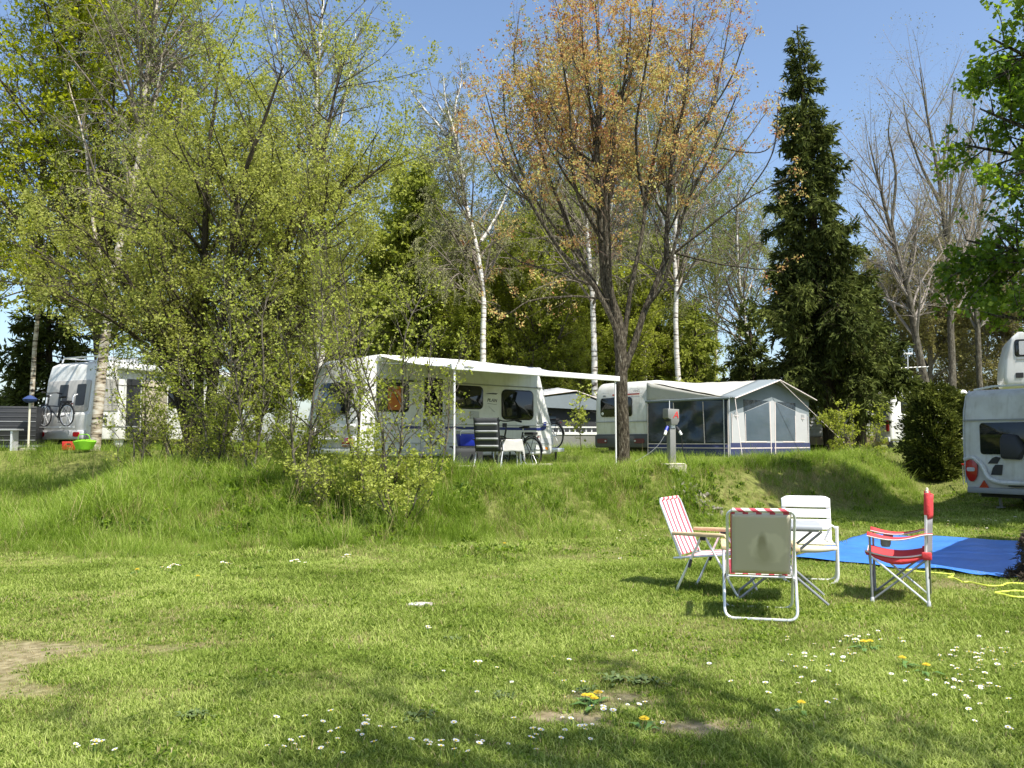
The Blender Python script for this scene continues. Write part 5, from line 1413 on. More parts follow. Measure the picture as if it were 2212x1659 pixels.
# ------------------------------------------------------------------ folding chairs, table and other camp things
def folding_chair(name, label, x, y, rz, spread=.30, group=None):
    """faces local +y; striped canvas on aluminium tube"""
    root = thing(name, label, "folding chair", (x, y, tzf(x, y)), rz, group)
    hw = .265; z_h = .37; yb = -.24; yt, zt = -.47, .93; pz = .585; py = .0
    bf = MB().tube(bent([(-hw, yb, z_h - .02), (-hw, yt, zt), (hw, yt, zt), (hw, yb, z_h - .02)], .07), .0115, 8)
    bf.build("back_frame", M['alu'], root)
    sf = MB().tube(bent([(-hw, yb - .08, z_h - .015), (-hw, .27, .43), (hw, .27, .43), (hw, yb - .08, z_h - .015)], .06), .0115, 8)
    sf.tube([(-hw, yb + .01, z_h - .01), (hw, yb + .01, z_h - .01)], .008, 6)
    sf.build("seat_frame", M['alu'], root)
    d = Vector((0, yt - yb, zt - z_h))
    def back_fn(u, v):
        p = Vector((0, yb, z_h)) + d * (.03 + .965 * v)
        return (-hw + .025 + (2 * hw - .05) * u, p.y + .012 * math.sin(PI * u) * -1 * math.sin(PI * v), p.z)
    bc = MB().sheet(back_fn, 12, 16).build("backrest", [M['stripe']], root, solid=.004)
    # canvas lining behind
    MB().sheet(lambda u, v: tuple(np.array(back_fn(.02 + .96 * u, .02 + .93 * v)) + np.array((0, -.012, -.004))), 12, 16).build("back_lining", M['stain'], root, solid=.002)
    MB().tube([(-hw + .04, yt, zt), (hw - .04, yt, zt)], .0165, 10).build("top_hem", M['striproll'], root)
    def seat_fn(u, v):
        return (-hw + .02 + (2 * hw - .04) * u, yb + .03 + (.49) * v, z_h + .06 * v - .02 * math.sin(PI * u) * math.sin(PI * v) + .006)
    MB().sheet(seat_fn, 10, 10).build("seat", M['stripe'], root, solid=.004)
    for s in (-1, 1):
        X = s * (hw + .028)
        ol = [(-.32, -.02), (.14, -.02), (.20, -.005), (.235, -.02), (.22, .015), (.16, .022), (-.32, .012)]
        MB().plate((X - .022, 0, pz + .02), (0, 1, 0), (0, 0, 1), (1, 0, 0), ol, .044).build("armrest", M['wood'], root, bevel=.006)
        MB().box((X, py, pz - .015), (.03, .06, .04)).build("arm_bracket", M['dark'], root, bevel=.006)
    X = hw + .028
    fl_ = MB().tube(bent([(-X, py + .02, pz), (-X, spread + .05, .012), (X, spread + .05, .012), (X, py + .02, pz)], .08), .0115, 8); fl_.build("front_leg", M['alu'], root)
    rl = MB().tube(bent([(-X, py - .02, pz), (-X, -spread, .012), (X, -spread, .012), (X, py - .02, pz)], .08), .0125, 8); rl.build("rear_leg", M['alu'], root)
    for s in (-1, 1): MB().tube([(s * X, -spread * .42, .36), (s * X, -spread * .50, .28)], .016, 8).build("leg_joint", M['dark'], root)
    return root

G_C = "red and white striped folding chairs"
folding_chair("folding_chair", "striped folding chair seen from behind, its grey canvas back stained", 2.13, 7.46, R(-13), .24, G_C)
folding_chair("folding_chair", "striped folding chair seen from the side, left of the camp table", 2.03, 8.68, R(-90 - 33), .30, G_C)

# white slatted chair behind the table
wc = thing("slatted_chair", "white folding chair with a slatted plastic seat and back behind the camp table", "folding chair", (3.17, 9.22, tzf(3.17, 9.22)), R(165))
hw = .255
def wback(z0, z1):
    f = lambda z: -.20 - .13 * (z - .42) / .5
    return f(z0), f(z1)
for i, (z0, z1) in enumerate([(.42, .53), (.545, .655), (.67, .765), (.78, .905)]):
    ol = rrect(2 * hw, z1 - z0, .01) if i < 3 else [(-hw, -.0625), (hw, -.0625), (hw, .02), (hw - .015, .045), (hw - .05, .061), (hw - .09, .0645), (-hw + .09, .0645), (-hw + .05, .061), (-hw + .015, .045), (-hw, .02)]
    y0, y1 = wback(z0, z1)
    vv = Vector((0, y1 - y0, z1 - z0)).normalized()
    MB().plate((0, (y0 + y1) / 2, (z0 + z1) / 2), (1, 0, 0), vv, Vector((0, 1, .26)), ol, .022).build("back_slat", M['plastic'], wc, bevel=.006)
for s in (-1, 1):
    MB().bar((s * (hw - .02), wback(.40, .40)[0] - .005, .40), (s * (hw - .02), wback(.88, .88)[0] - .005, .88), .045, .02).build("back_stile", M['plastic'], wc, bevel=.005)
for k in range(6):
    yy = -.17 + .085 * k
    MB().plate((0, yy, .43 - .02 * (k == 5)), (1, 0, 0), (0, 1, 0), (0, 0, 1), rrect(2 * hw, .07, .015), .016).build("seat_slat", M['cream'], wc, bevel=.005)
MB().sheet(lambda u, v: (-hw + 2 * hw * u, .30 + .012 * v, .425 - (.03 + .035 * math.sin(PI * u)) * v), 12, 2).build("seat_front", M['cream'], wc, solid=.02)
X = hw + .022
MB().tube(bent([(-X, .11, .60), (-X, .15, .012), (X, .15, .012), (X, .11, .60)], .12), .0165, 8).build("front_leg", M['wtube'], wc)
MB().tube(bent([(-X - .012, .06, .58), (-X - .012, -.20, .012), (X + .012, -.20, .012), (X + .012, .06, .58)], .10), .0125, 8).build("rear_leg", M['wtube'], wc)
for s in (-1, 1): MB().tube([(s * X, .10, .595), (s * (X - .02), -.21, .60)], .011, 8).box((s * X, .10, .60), (.035, .05, .035)).build("arm_joint", M['plastic'], wc, bevel=.008)

# camp table
tb_ = thing("camp_table", "grey folding camp table between the chairs", "table", (2.56, 8.22, tzf(2.56, 8.22)), R(-16))
MB().box((0, 0, .705), (.72, .66, .035)).build("table_top", M['tabletop'], tb_, bevel=.008)
MB().box((0, 0, .68), (.66, .60, .02)).build("apron", M['steel'], tb_)
for yy, dx in ((-.26, 0), (.26, .0)):
    MB().tube([(-.36, yy, .67), (.40, yy, .012)], .0125, 8).build("leg", M['steel'], tb_)
    MB().tube([(.36, yy + .03, .67), (-.40, yy + .03, .012)], .0125, 8).build("leg", M['steel'], tb_)
MB().tube([(-.40, -.23, .012), (-.40, .29, .012)], .011, 6).tube([(.0, -.26, .345), (.0, .29, .345)], .009, 6).build("leg_stretcher", M['steel'], tb_)
# red and white carton under the table
ct = thing("carton", "small red carton with white lettering marks lying under the camp table", "carton", (2.46, 7.98, tzf(2.46, 7.98) + .30), R(10))
MB().box((0, 0, .10), (.11, .08, .2)).build("box", M['redbox'], ct, bevel=.004)
for k in range(3): MB().box((0, -.042, .06 + .045 * k), (.075, .004, .018)).build("print_mark", M['plastic'], ct)
shelf = MB().box((2.42, 8.02, tzf(2.42, 8.02) + .29), (.36, .26, .012), R(-16)).build("wire_shelf", M['alu'])
shelf.parent = tb_; shelf.matrix_parent_inverse = (Matrix.Translation(tb_.location) @ Matrix.Rotation(R(-16), 4, 'Z')).inverted()

# red camp chair, faces left 
cc = thing("camp_chair", "red camping armchair with a drink holder, seen edge-on in front of the blue tarpaulin", "camping chair", (3.73, 8.30, tzf(3.73, 8.30)), R(64))
hw = .27
def q4(x, y, z): return (x, y, z)
lg = []
for s in (-1, 1):
    X = s * hw
    MB().tube([q4(X, .24, .012), q4(X * .98, .25, .645)], .0105, 8).build("front_post", M['steel'], cc)
    MB().tube([q4(X, -.24, .012), q4(X * .92, -.225, .42), q4(X * .88, -.245, 1.02)], .0125, 8).build("rear_post", M['alu'], cc)
    MB().tube([q4(X, -.24, .02), q4(X, .24, .43)], .0105, 8).build("side_brace", M['alu'], cc)
    MB().tube([q4(X * .97, .24, .02), q4(X * .97, -.24, .43)], .0105, 8).build("side_brace", M['steel'], cc)
    for yy in (.24, -.24):
        MB().lathe([(.0, 0), (.02, 0), (.018, .035), (.012, .05), (0, .05)], (X, yy, 0), 10).build("foot", M['lgrey'], cc)
    def arm_fn(u, v, X=X, s=s):
        return (X + (v - .5) * (.11 - .05 * u), .27 - .56 * u, .655 - .045 * math.sin(PI * min(1, u * 1.15)) * (1 if u < .87 else .3) - .03 * abs(v - .5) * 2 * (1 - u))
    ar = MB().sheet(arm_fn, 14, 4).build("armrest", M['redcloth'], cc, solid=.014)
    for v0 in (0, 1): MB().tube([arm_fn(i / 12, v0) for i in range(13)], .007, 6).build("piping", M['piping'], ar)
    MB().tube([(X, .27, .645), (X, .20, .615), (X, .02, .60), (X, -.12, .615)], .004, 4).build("strap", M['greycloth'], ar)
    if s > 0:
        pass
    MB().lathe([(.0, -.085), (.036, -.085), (.046, -.06), (.046, 0.0), (.042, 0.0)], (X, .11, .61), 14).build("drink_holder", M['greycloth'], ar)
MB().tube([(-hw, .24, .02), (hw, .24, .43)], .010, 8).tube([(hw, .255, .02), (-hw, .255, .43)], .010, 8).build("front_brace", M['steel'], cc)
MB().tube([(-hw, -.24, .02), (hw, -.24, .43)], .010, 8).tube([(hw, -.255, .02), (-hw, -.255, .43)], .010, 8).build("rear_brace", M['steel'], cc)
def cseat(u, v):
    return (-hw + .01 + (2 * hw - .02) * u, .29 - .53 * v, .475 - .055 * math.sin(PI * u) * (1 - .2 * v) - .045 * math.sin(PI * v))
MB().sheet(cseat, 12, 12).build("seat", M['redcloth'], cc, solid=.02)
MB().sheet(lambda u, v: (-hw + .0 + .004 * u, .29 - .55 * u, .47 - .045 * math.sin(PI * u) - .05 * math.sin(PI * min(1, u * 1.0)) * v - .012), 12, 2).build("seat_side", M['redcloth'], cc, solid=.008)
MB().tube([cseat(0, i / 12) for i in range(13)], .008, 6).tube([cseat(1, i / 12) for i in range(13)], .008, 6).tube([cseat(i / 12, 0) for i in range(13)], .008, 6).build("seat_piping", M['piping'], cc)
def cback(u, v):
    return (-hw * .90 + 2 * hw * .90 * u, -.232 - .02 * v - .045 * math.sin(PI * u), .44 + .57 * v)
MB().sheet(lambda u, v: cback(u, .62 + .38 * v), 12, 6).build("backrest", M['redcloth'], cc, solid=.022)
MB().sheet(lambda u, v: cback(u, .0 + .62 * v), 12, 6).build("back_mesh", M['greycloth'], cc, solid=.010)
for s in (-1, 1):
    MB().tube([(s * hw * .88, -.249, .83), (s * hw * .88, -.253, 1.03)], .028, 10).build("top_sleeve", M['redcloth'], cc, bevel=.006)
    MB().box((s * hw, -.235, .455), (.05, .085, .07)).build("corner_patch", M['redcloth'], cc, bevel=.012)
    MB().lathe([(0, 0), (.014, 0), (.012, .02), (0, .028)], (s * hw * .88, -.253, 1.035), 8).build("post_cap", M['cream'], cc)

# blue tarpaulin
C1, C2, C3, C4 = (np.array(p) for p in ((3.60, 11.0), (5.72, 13.9), (9.2, 11.4), (6.85, 8.25)))
def tarp_fn(u, v):
    p = (C1 * (1 - u) + C2 * u) * (1 - v) + (C4 * (1 - u) + C3 * u) * v
    wv = .03 * (noise2(p[0], p[1], 1.4, 61) + .6 * noise2(p[0] * .5 + p[1], p[1] - p[0], 2.2, 62))
    fold = .016 * math.exp(-((v - .52 - .03 * math.sin(u * 7)) / .012) ** 2) + .014 * math.exp(-((u - .5) / .012) ** 2)
    e = min(u, 1 - u, v, 1 - v)
    up = .05 * max(0, noise2(u * 9, v * 9, 1, 63) - .55) * smooth(.05, 0, e)
    return (p[0], p[1], tzf(p[0], p[1]) + .02 + wv + fold + up)
tp = MB().sheet(tarp_fn, 70, 70).build("tarpaulin", M['tarp'], solid=.003)
tag(tp, "blue tarpaulin spread on the grass at the right, partly in shade", "tarpaulin")

# yellow guy ropes lying on the grass
def rope(pts, label, r=.009):
    P = []
    for px, py in pts:
        p = gp(px, py, .0); p[2] = tzf(p[0], p[1]) + .030; P.append(p)
    P = resample(P, 40, np.random.RandomState(len(pts)), .006)
    P[:, 2] = np.maximum(P[:, 2], tz(P[:, 0], P[:, 1]) + .02)
    tag(MB().tube([tuple(p) for p in P], r, 6).build("guy_rope", M['rope']), label, "rope", "yellow guy ropes on the grass")
rope([(2062, 1244), (2016, 1242), (1985, 1240), (1952, 1236.5), (1980, 1233), (2016, 1231.5), (2030, 1234), (2056, 1238)], "yellow rope looped along the tarpaulin's near edge by the red chair")
rope([(2046, 1243), (2059, 1246), (2048, 1252), (2062, 1254), (2078, 1264.6)], "short kinked yellow rope below the tarpaulin's edge")
rope([(2082, 1264.6), (2095, 1264.8), (2113, 1270), (2134, 1274), (2150, 1274.5), (2165, 1273), (2177, 1268), (2198, 1267.5), (2235, 1268)], "yellow rope with a thick knot running out at the right edge")
rope([(2230, 1283), (2211, 1283.5), (2188, 1285), (2150, 1289), (2168, 1293), (2188, 1297), (2211, 1298), (2240, 1297)], "doubled yellow rope nearest to the camera at the right edge", .011)

# out of the frame: canopy whose shadow falls over the tarpaulin
cn = thing("canopy", "beige shade canopy on four poles at the right of the tarpaulin", "canopy", (6.02, 9.40, 0))
ua = np.array((.64, .77)); ub = np.array((.62, -.785))
def cfn(u, v):
    p = ua * 4.4 * u + ub * 3.0 * v
    return (p[0], p[1], 2.76 + .25 * math.sin(PI * u) * math.sin(PI * v))
MB().sheet(cfn, 12, 10).build("roof", M['awncream'], cn, solid=.006)
for u in (0, 1):
    for v in (0, 1):
        p = cfn(u, v); MB().tube([(p[0], p[1], tzf(6.02 + p[0], 9.40 + p[1])), p], .018, 8).build("pole", M['alu'], cn)

# dog lying by the tarpaulin, mostly out of the picture
dg_p = gp(2222, 1256); dz = tzf(dg_p[0], dg_p[1])
dog = thing("dog", "brown shaggy dog lying at the right edge beside the tarpaulin", "dog", (dg_p[0] + .07, dg_p[1] + .05, dz + .02), R(8))
def skinned(name, verts, edges, m, parent, root=0, sub=2):
    me = bpy.data.meshes.new(name); bm = bmesh.new(); ly = bm.verts.layers.skin.verify(); vs = []
    for i, (p, r_) in enumerate(verts):
        q_ = bm.verts.new(p); q_[ly].radius = (r_, r_) if not isinstance(r_, tuple) else r_; q_[ly].use_root = (i == root); vs.append(q_)
    for a, b in edges: bm.edges.new((vs[a], vs[b]))
    bm.to_mesh(me); bm.free(); me.materials.append(m)
    o = bpy.data.objects.new(name, me); COL.objects.link(o); o.parent = parent
    s_ = o.modifiers.new("skin", 'SKIN'); s_.use_smooth_shade = True
    s2 = o.modifiers.new("subdivision", 'SUBSURF'); s2.levels = sub; s2.render_levels = sub
    return o
# local: chest at the left (-x), hind end to the right (+x)
dv = [((.62, 0, .15), .14), ((.40, 0, .17), .14), ((.16, 0, .18), .145), ((.0, 0, .19), .13), ((-.02, .02, .30), .085), ((.0, .03, .40), .07), ((.02, .0, .46), .085), ((-.05, -.05, .45), .055), ((-.10, -.09, .43), .035),
      ((.02, -.12, .12), .055), ((-.06, -.14, .05), .040), ((-.17, -.15, .035), .034), ((-.22, -.155, .03), .03),
      ((.02, .12, .12), .055), ((-.06, .13, .05), .040), ((-.18, .12, .035), .034),
      ((.66, -.13, .12), .09), ((.54, -.18, .06), .045), ((.40, -.2, .04), .035), ((.66, .13, .12), .09), ((.54, .18, .06), .045), ((.42, .2, .04), .035),
      ((.78, .02, .12), .05), ((.95, .08, .05), .035), ((1.1, .12, .04), .02)]
de = [(0, 1), (1, 2), (2, 3), (3, 4), (4, 5), (5, 6), (6, 7), (7, 8), (3, 9), (9, 10), (10, 11), (11, 12), (3, 13), (13, 14), (14, 15), (0, 16), (16, 17), (17, 18), (0, 19), (19, 20), (20, 21), (0, 22), (22, 23), (23, 24)]
skinned("body", dv, de, M['fur'], dog, 1)
for s in (-1, 1): MB().plate((.04, .065 * s, .52), (.9, .3 * s, 0), (.2, 0, -1), (.2, s, .2), [(-.04, -.02), (.03, -.02), (.03, .05), (0, .09), (-.03, .05)], .015).build("ear", M['fur'], dog, bevel=.005)
MB().lathe([(0, 0), (.016, .004), (.016, .02), (0, .026)], (-.135, -.105, .425), 8).build("nose", M['black'], dog)
rs = np.random.RandomState(77)
pv = np.array([v[0] for v in dv[:16]]); pr = np.array([v[1] for v in dv[:16]])
k = rs.randint(0, 16, 5000); dirn = unit(rs.randn(5000, 3)); pp_ = pv[k] + dirn * pr[k][:, None] * .95
pp_ = pp_ + (pv[np.clip(k + 1, 0, 15)] - pv[k]) * (rs.rand(5000)[:, None] * .5) * (np.isin(k, [0, 1, 2, 9, 10, 11, 13, 14])[:, None])
v_, q_ = leaf_quads(pp_, unit(dirn + np.array((.6, 0, -.6))), rs, .055, .16, .6, .2)
mesh_obj("fur", v_, q_, M['fur'], dog, smooth=False)
MB().lathe([(.088, -.015), (.095, 0), (.088, .015)], (-.01, .025, .335), 16).build("collar", M['black'], dog)

# service post on its concrete block
px_, py_ = 3.25, 17.45; pz_ = tzf(px_, py_)
sp_ = thing("service_post", "grey electricity post with a red letter on a concrete block, plugs in its side", "service post", (px_, py_, 0), R(24))
zt = at(1448, 1003, py_)[2]
MB().box((.03, 0, zt - .16), (.44, .36, .32)).build("concrete_block", M['concrete'], sp_, bevel=.015)
MB().box((-.02, 0, zt + .012), (.46, .38, .024)).build("block_slab", M['cream'], sp_, bevel=.005)
MB().box((0, 0, zt + .42), (.14, .13, .80)).build("post", M['postgrey'], sp_, bevel=.01)
MB().plate((0, .08, zt), (1, 0, 0), (0, 0, 1), (0, -1, 0), [(-.07, .80), (.07, .80), (.12, .88), (.12, 1.12), (-.15, 1.13), (-.15, .94), (-.08, .91)], .20).build("head", M['postgrey'], sp_, bevel=.01)
MB().box((-.11, -.005, zt + .885), (.08, .15, .03)).build("socket_row", M['black'], sp_)
text("letter", "A", .2, M['redpaint'], sp_, (.03, -.124, zt + 1.0), ROT_SIDE, .25, .003)
MB().box((.0, -.072, zt + .775), (.09, .02, .07)).build("label_plate", M['plastic'], sp_)
for s, m_ in ((-1, 'bluebox'), (1, 'dark')):
    plug = MB().tube([(s * .10, -.02, zt + .76), (s * .16, -.05, zt + .68)], .035, 10).build("plug", M[m_], sp_)
    MB().tube([(s * .15, -.045, zt + .70), (s * .20, -.07, zt + .60)], .028, 10).build("plug_cover", M['plastic'], plug)
MB().tube(resample([(-.2, -.07, zt + .60), (-.34, -.05, zt + .40), (-.55, 0, zt + .22), (-.8, .1, zt + .06)], 20), .004, 6).build("cable", M['trim'], sp_)
MB().tube(resample([(.2, -.07, zt + .60), (.26, -.02, zt + .35), (.34, 0, zt + .12), (.45, -.02, zt - .12)], 20), .010, 6).build("cable", M['dark'], sp_)
MB().tube([(-.02, .02, zt + 1.12), (-.02, .02, zt + 1.30)], .008, 6).build("rod", M['plastic'], sp_)
# rubble below the block
rs = np.random.RandomState(19); rb = MB()
for k in range(70):
    x = px_ + .38 + rs.randn() * .20; y = py_ - .35 - rs.rand() * .5 + rs.randn() * .1; s = .03 + .06 * rs.rand()
    n0 = len(rb.v)
    q_ = Matrix.Rotation(rs.rand() * 6, 3, Vector(rs.randn(3)).normalized())
    rb.box((x, y, tzf(x, y) + s * .2), (s * (1 + rs.rand()), s, s * .7), Mx=q_)
tag(rb.build("rubble", M['stone'], bevel=.008), "heap of broken stones below the concrete block of the service post", "rubble", kind="stuff")

# things in front of the white caravan, on the terrace
def gz(x, y): return (x, y, tzf(x, y))
ct_ = thing("side_table", "small table draped with a white tablecloth in front of the white caravan", "table", gz(-.05, 17.45), R(12))
MB().box((0, 0, .62), (.42, .40, .03)).build("table_top", M['tabletop'], ct_)
for x in (-.18, .18):
    for y in (-.16, .16): MB().tube([(x, y, .62), (x * 1.15, y * 1.2, 0)], .012, 6).build("leg", M['alu'], ct_)
def cloth(u, v):
    a = (u - .5) * 2; b = (v - .5) * 2; x = a * .44; y = b * .46
    dx = max(0, abs(x) - .22); dy = max(0, abs(y) - .21); dd = dx + dy
    return (np.clip(x, -.22, .22) + np.sign(x) * dx * .22, np.clip(y, -.21, .21) + np.sign(y) * dy * .22, .642 - dd * .97 + .008 * math.sin(9 * a + 5 * b))
tcl = MB().sheet(cloth, 24, 24).build("tablecloth", M['tcloth'], None, solid=.003)
tcl.location = ct_.location; tcl.rotation_euler = (0, 0, R(12)); tag(tcl, "pale tablecloth hanging over the small table by the bicycle", "tablecloth")
dc = thing("high_back_chair", "dark high-backed folding chair with pale bands in front of the white caravan", "folding chair", gz(-.44, 17.2), R(-12))
bk = MB().sheet(lambda u, v: (-.24 + .48 * u, -.18 - .16 * v - .02 * math.sin(PI * v), .40 + .66 * v), 8, 10).build("backrest", M['chairgrey'], dc, solid=.02)
for k in range(4): MB().sheet(lambda u, v, k=k: (-.225 + .45 * u, -.18 - .16 * (.12 + .22 * k + .07 * v) - .04, .40 + .66 * (.12 + .22 * k + .07 * v)), 4, 1).build("back_band", M['chairband'], bk, solid=.006)
MB().sheet(lambda u, v: (-.24 + .48 * u, -.18 + .48 * v, .42 + .03 * v), 6, 6).build("seat", M['chairgrey'], dc, solid=.02)
for s in (-1, 1):
    MB().tube([(s * .27, .25, 0), (s * .27, -.20, .62)], .012, 6).build("leg", M['dark'], dc)
    MB().tube([(s * .27, -.32, 0), (s * .27, .10, .62)], .012, 6).build("leg", M['alu'], dc)
    MB().tube([(s * .25, -.17, .38), (s * .25, -.35, 1.07)], .013, 6).build("back_post", M['dark'], dc)
    MB().box((s * .28, -.02, .635), (.05, .46, .025)).build("armrest", M['dark'], dc, bevel=.008)
bx = thing("cool_box_stand", "low dark folding stand carrying the blue cool box", "stand", gz(-.95, 17.75), R(20))
MB().box((0, 0, .50), (.62, .40, .03)).build("stand_top", M['dark'], bx)
for x in (-.27, .27):
    for y in (-.16, .16): MB().tube([(x, y, .5), (-x * .9, y, 0)], .012, 6).build("leg", M['dark'], bx)
MB().sheet(lambda u, v: (-.3 + .6 * u, -.19, .08 + .40 * v), 4, 4).build("side_cloth", M['chairgrey'], bx, solid=.006)
cb = thing("cool_box", "blue cool box with a grey lid on the dark stand beside the awning pole", "cool box", (-.95, 17.75, tzf(-.95, 17.75) + .516), R(20))
MB().add([(-.16, -.12, 0), (.16, -.12, 0), (.16, .12, 0), (-.16, .12, 0), (-.19, -.14, .25), (.19, -.14, .25), (.19, .14, .25), (-.19, .14, .25)],
         [(0, 3, 2, 1), (4, 5, 6, 7), (0, 1, 5, 4), (1, 2, 6, 5), (2, 3, 7, 6), (3, 0, 4, 7)]).build("tub", M['bluebox'], cb, bevel=.02)
MB().box((0, 0, .285), (.36, .27, .06)).build("lid", M['lgrey'], cb, bevel=.02)
MB().tube(bent([(-.17, -.15, .22), (-.17, -.18, .32), (.17, -.18, .32), (.17, -.15, .22)], .05), .008, 6).build("handle", M['plastic'], cb)
for lab, px, py, Yy in (("pale plank lying in the grass below the dark high-backed chair", 985, 1017, 16.3), ("pale plank lying in the grass below the white caravan's nose", 1156, 1006, 18.6)):
    p = at(px, py, Yy); tag(MB().box((p[0], p[1], tzf(p[0], p[1]) + .10), (.75, .14, .04), R(12)).build("plank", M['concrete'], bevel=.006), lab, "plank")

# bicycles: rear wheel at the origin, front wheel along +x
def ring(mb_, c, r_, t, n=36, k=6):
    mb_.tube([(c[0] + r_ * math.cos(2 * PI * i / n), c[1], c[2] + r_ * math.sin(2 * PI * i / n)) for i in range(n)], t, k, closed=True)
def bicycle(label, loc, rz, group="bicycles"):
    b = thing("bicycle", label, "bicycle", loc, rz, group)
    WR = .345; WB = 1.08
    for x in (0, WB):
        t = MB(); ring(t, (x, 0, WR), WR - .018, .020); wo = t.build("wheel", M['black'], b)
        r_ = MB(); ring(r_, (x, 0, WR), WR - .045, .011); r_.build("rim", M['alu'], wo)
        s_ = MB()
        for i in range(14): a = 2 * PI * i / 14; s_.tube([(x, .02 * (-1) ** i, WR), (x + (WR - .05) * math.cos(a), 0, WR + (WR - .05) * math.sin(a))], .0022, 3)
        s_.tube([(x, -.05, WR), (x, .05, WR)], .02, 8); s_.build("spokes", M['alu'], wo)
        m_ = MB().tube([(x + (WR + .025) * math.cos(a), 0, WR + (WR + .025) * math.sin(a)) for a in np.linspace(R(20 if x else -5), R(175 if x == 0 else 160), 16)], .016, 6); m_.build("mudguard", M['black'], b)
    f = MB()
    bb = (.44, 0, .29); st = (.30, 0, .80); ht = (.90, 0, .86); hb = (.955, 0, .66)
    f.tube([bb, st], .017, 8).tube([(.315, 0, .62), hb], .018, 8).tube([bb, hb], .02, 8).tube([ht, hb], .02, 8)
    for s in (-.05, .05): f.tube([bb, (0, s, WR)], .010, 6).tube([(.31, 0, .74), (0, s, WR)], .009, 6).tube([hb, (1.0, s, .56), (WB, s, WR)], .012, 6)
    f.build("frame", M['dark'], b)
    h_ = MB().tube([ht, (.885, 0, 1.0)], .014, 8).tube(resample([(.76, -.31, 1.04), (.86, -.24, 1.07), (.92, -.06, 1.05), (.92, .06, 1.05), (.86, .24, 1.07), (.76, .31, 1.04)], 20), .015, 8)
    ho = h_.build("handlebar", M['dark'], b)
    for s in (-1, 1): MB().tube([(.86, s * .24, 1.07), (.74, s * .32, 1.035)], .024, 8).build("grip", M['black'], ho)
    MB().box((.95, 0, .96), (.06, .09, .09)).build("lamp", M['dark'], ho, bevel=.01)
    MB().tube([st, (.285, 0, .90)], .013, 8).build("seat_post", M['alu'], b)
    MB().add([(.16, -.09, .93), (.16, .09, .93), (.10, 0, .935), (.30, -.05, .92), (.30, .05, .92), (.43, -.015, .91), (.43, .015, .91), (.18, -.07, .88), (.18, .07, .88), (.40, 0, .87)],
             [(2, 0, 3, 4, 1), (3, 5, 6, 4), (0, 2, 7), (2, 1, 8), (2, 8, 7), (0, 7, 9, 5, 3), (1, 4, 6, 9, 8), (5, 9, 6), (7, 8, 9)]).build("saddle", M['black'], b, bevel=.012)
    k_ = MB()
    for s in (-.06, .06): k_.tube([(.26, s, .72), (-.22, s, .72)], .007, 5).tube([(-.16, s, .72), (0, s, WR)], .006, 5)
    for x in (-.22, -.1, .05, .18): k_.tube([(x, -.06, .72), (x, .06, .72)], .006, 5)
    k_.tube(bent([(-.22, -.06, .72), (-.24, -.06, .60), (-.24, .06, .60), (-.22, .06, .72)], .03), .006, 5).build("luggage_rack", M['dark'], b)
    MB().box((.02, 0, .765), (.32, .13, .06)).build("battery", M['black'], b, bevel=.015)
    MB().lathe([(.0, -.004), (.095, -.004), (.095, .004), (.0, .004)], (.44, -.06, .29), 20, 'y').tube([(.44, -.07, .29), (.52, -.08, .14)], .009, 6).tube([(.44, .07, .29), (.36, .08, .44)], .009, 6).box((.52, -.12, .14), (.09, .07, .02)).box((.36, .12, .44), (.09, .07, .02)).build("crankset", M['steel'], b)
    MB().box((-.23, 0, .69), (.02, .06, .03)).build("rear_lamp", M['reddark'], b)
    return b
bk1 = bicycle("black bicycle with a luggage rack parked in front of the white caravan", gz(.42, 18.35), R(128))
ax = Matrix.Translation(A.location) @ Matrix.Rotation(THA, 4, 'Z')
bk2 = copy_tree(bk1); p = ax @ Vector((6.15, .35, .42)); bk2.location = p; bk2.rotation_euler = (0, 0, THA + PI / 2); bk2['label'] = "bicycle carried upright on the drawbar at the white caravan's nose"
fx_ = Matrix.Translation(Fm.location) @ Matrix.Rotation(R(62), 4, 'Z')
for i, (lx, lab) in enumerate([(-.28, "bicycle on the rack at the left motorhome's end")]):
    c = copy_tree(bk1); c.location = fx_ @ Vector((lx, .55 + .1 * i, .75)); c.rotation_euler = (0, 0, R(62) + PI / 2); c['label'] = lab

# left edge: trailer, parasol, red crate and lime bag
tr = thing("box_trailer", "dark slatted box trailer standing left of the motorhome", "trailer", (-15.15, 26.3, 1.2), R(20))
MB().box((0, 0, .80), (1.15, 1.6, 1.15)).build("box", M['dark'], tr, bevel=.03)
for k in range(8): MB().box((0, -.806, .36 + .14 * k), (1.12, .016, .02)).build("slat", M['bump'] if k % 4 else M['trim'], tr)
MB().box((0, 0, .18), (1.3, 1.7, .07)).build("chassis", M['steel'], tr)
for y in (-.7, .7): wheel(tr, .0, y, .26, .15)
MB().bar((-.6, 0, .18), (-1.5, 0, .2), .06, .06).build("drawbar", M['alu'], tr)
pa = thing("parasol", "folded blue parasol on a pale pole in front of the dark trailer", "parasol", tuple(np.array(at(62, 940, 25.2))), 0)
pa.location.z = tzf(pa.location.x, pa.location.y)
MB().tube([(0, 0, 0), (0, 0, 1.55)], .03, 8).build("pole", M['cream'], pa)
MB().lathe([(0, 1.40), (.10, 1.42), (.18, 1.47), (.20, 1.52), (.13, 1.58), (.06, 1.62), (0, 1.64)], k=14).build("cloth", M['teal'], pa)
MB().lathe([(.0, 0), (.24, 0), (.24, .06), (.05, .09), (0, .09)], k=14).build("foot", M['concrete'], pa)
pt = thing("bench_table", "white-topped camp bench cut by the left edge beside the trailer", "table", tuple(np.array(at(8, 940, 25.0))), R(6))
pt.location.z = tzf(pt.location.x, pt.location.y)
MB().box((-.4, 0, .62), (1.7, .5, .05)).build("table_top", M['trim'], pt, bevel=.01)
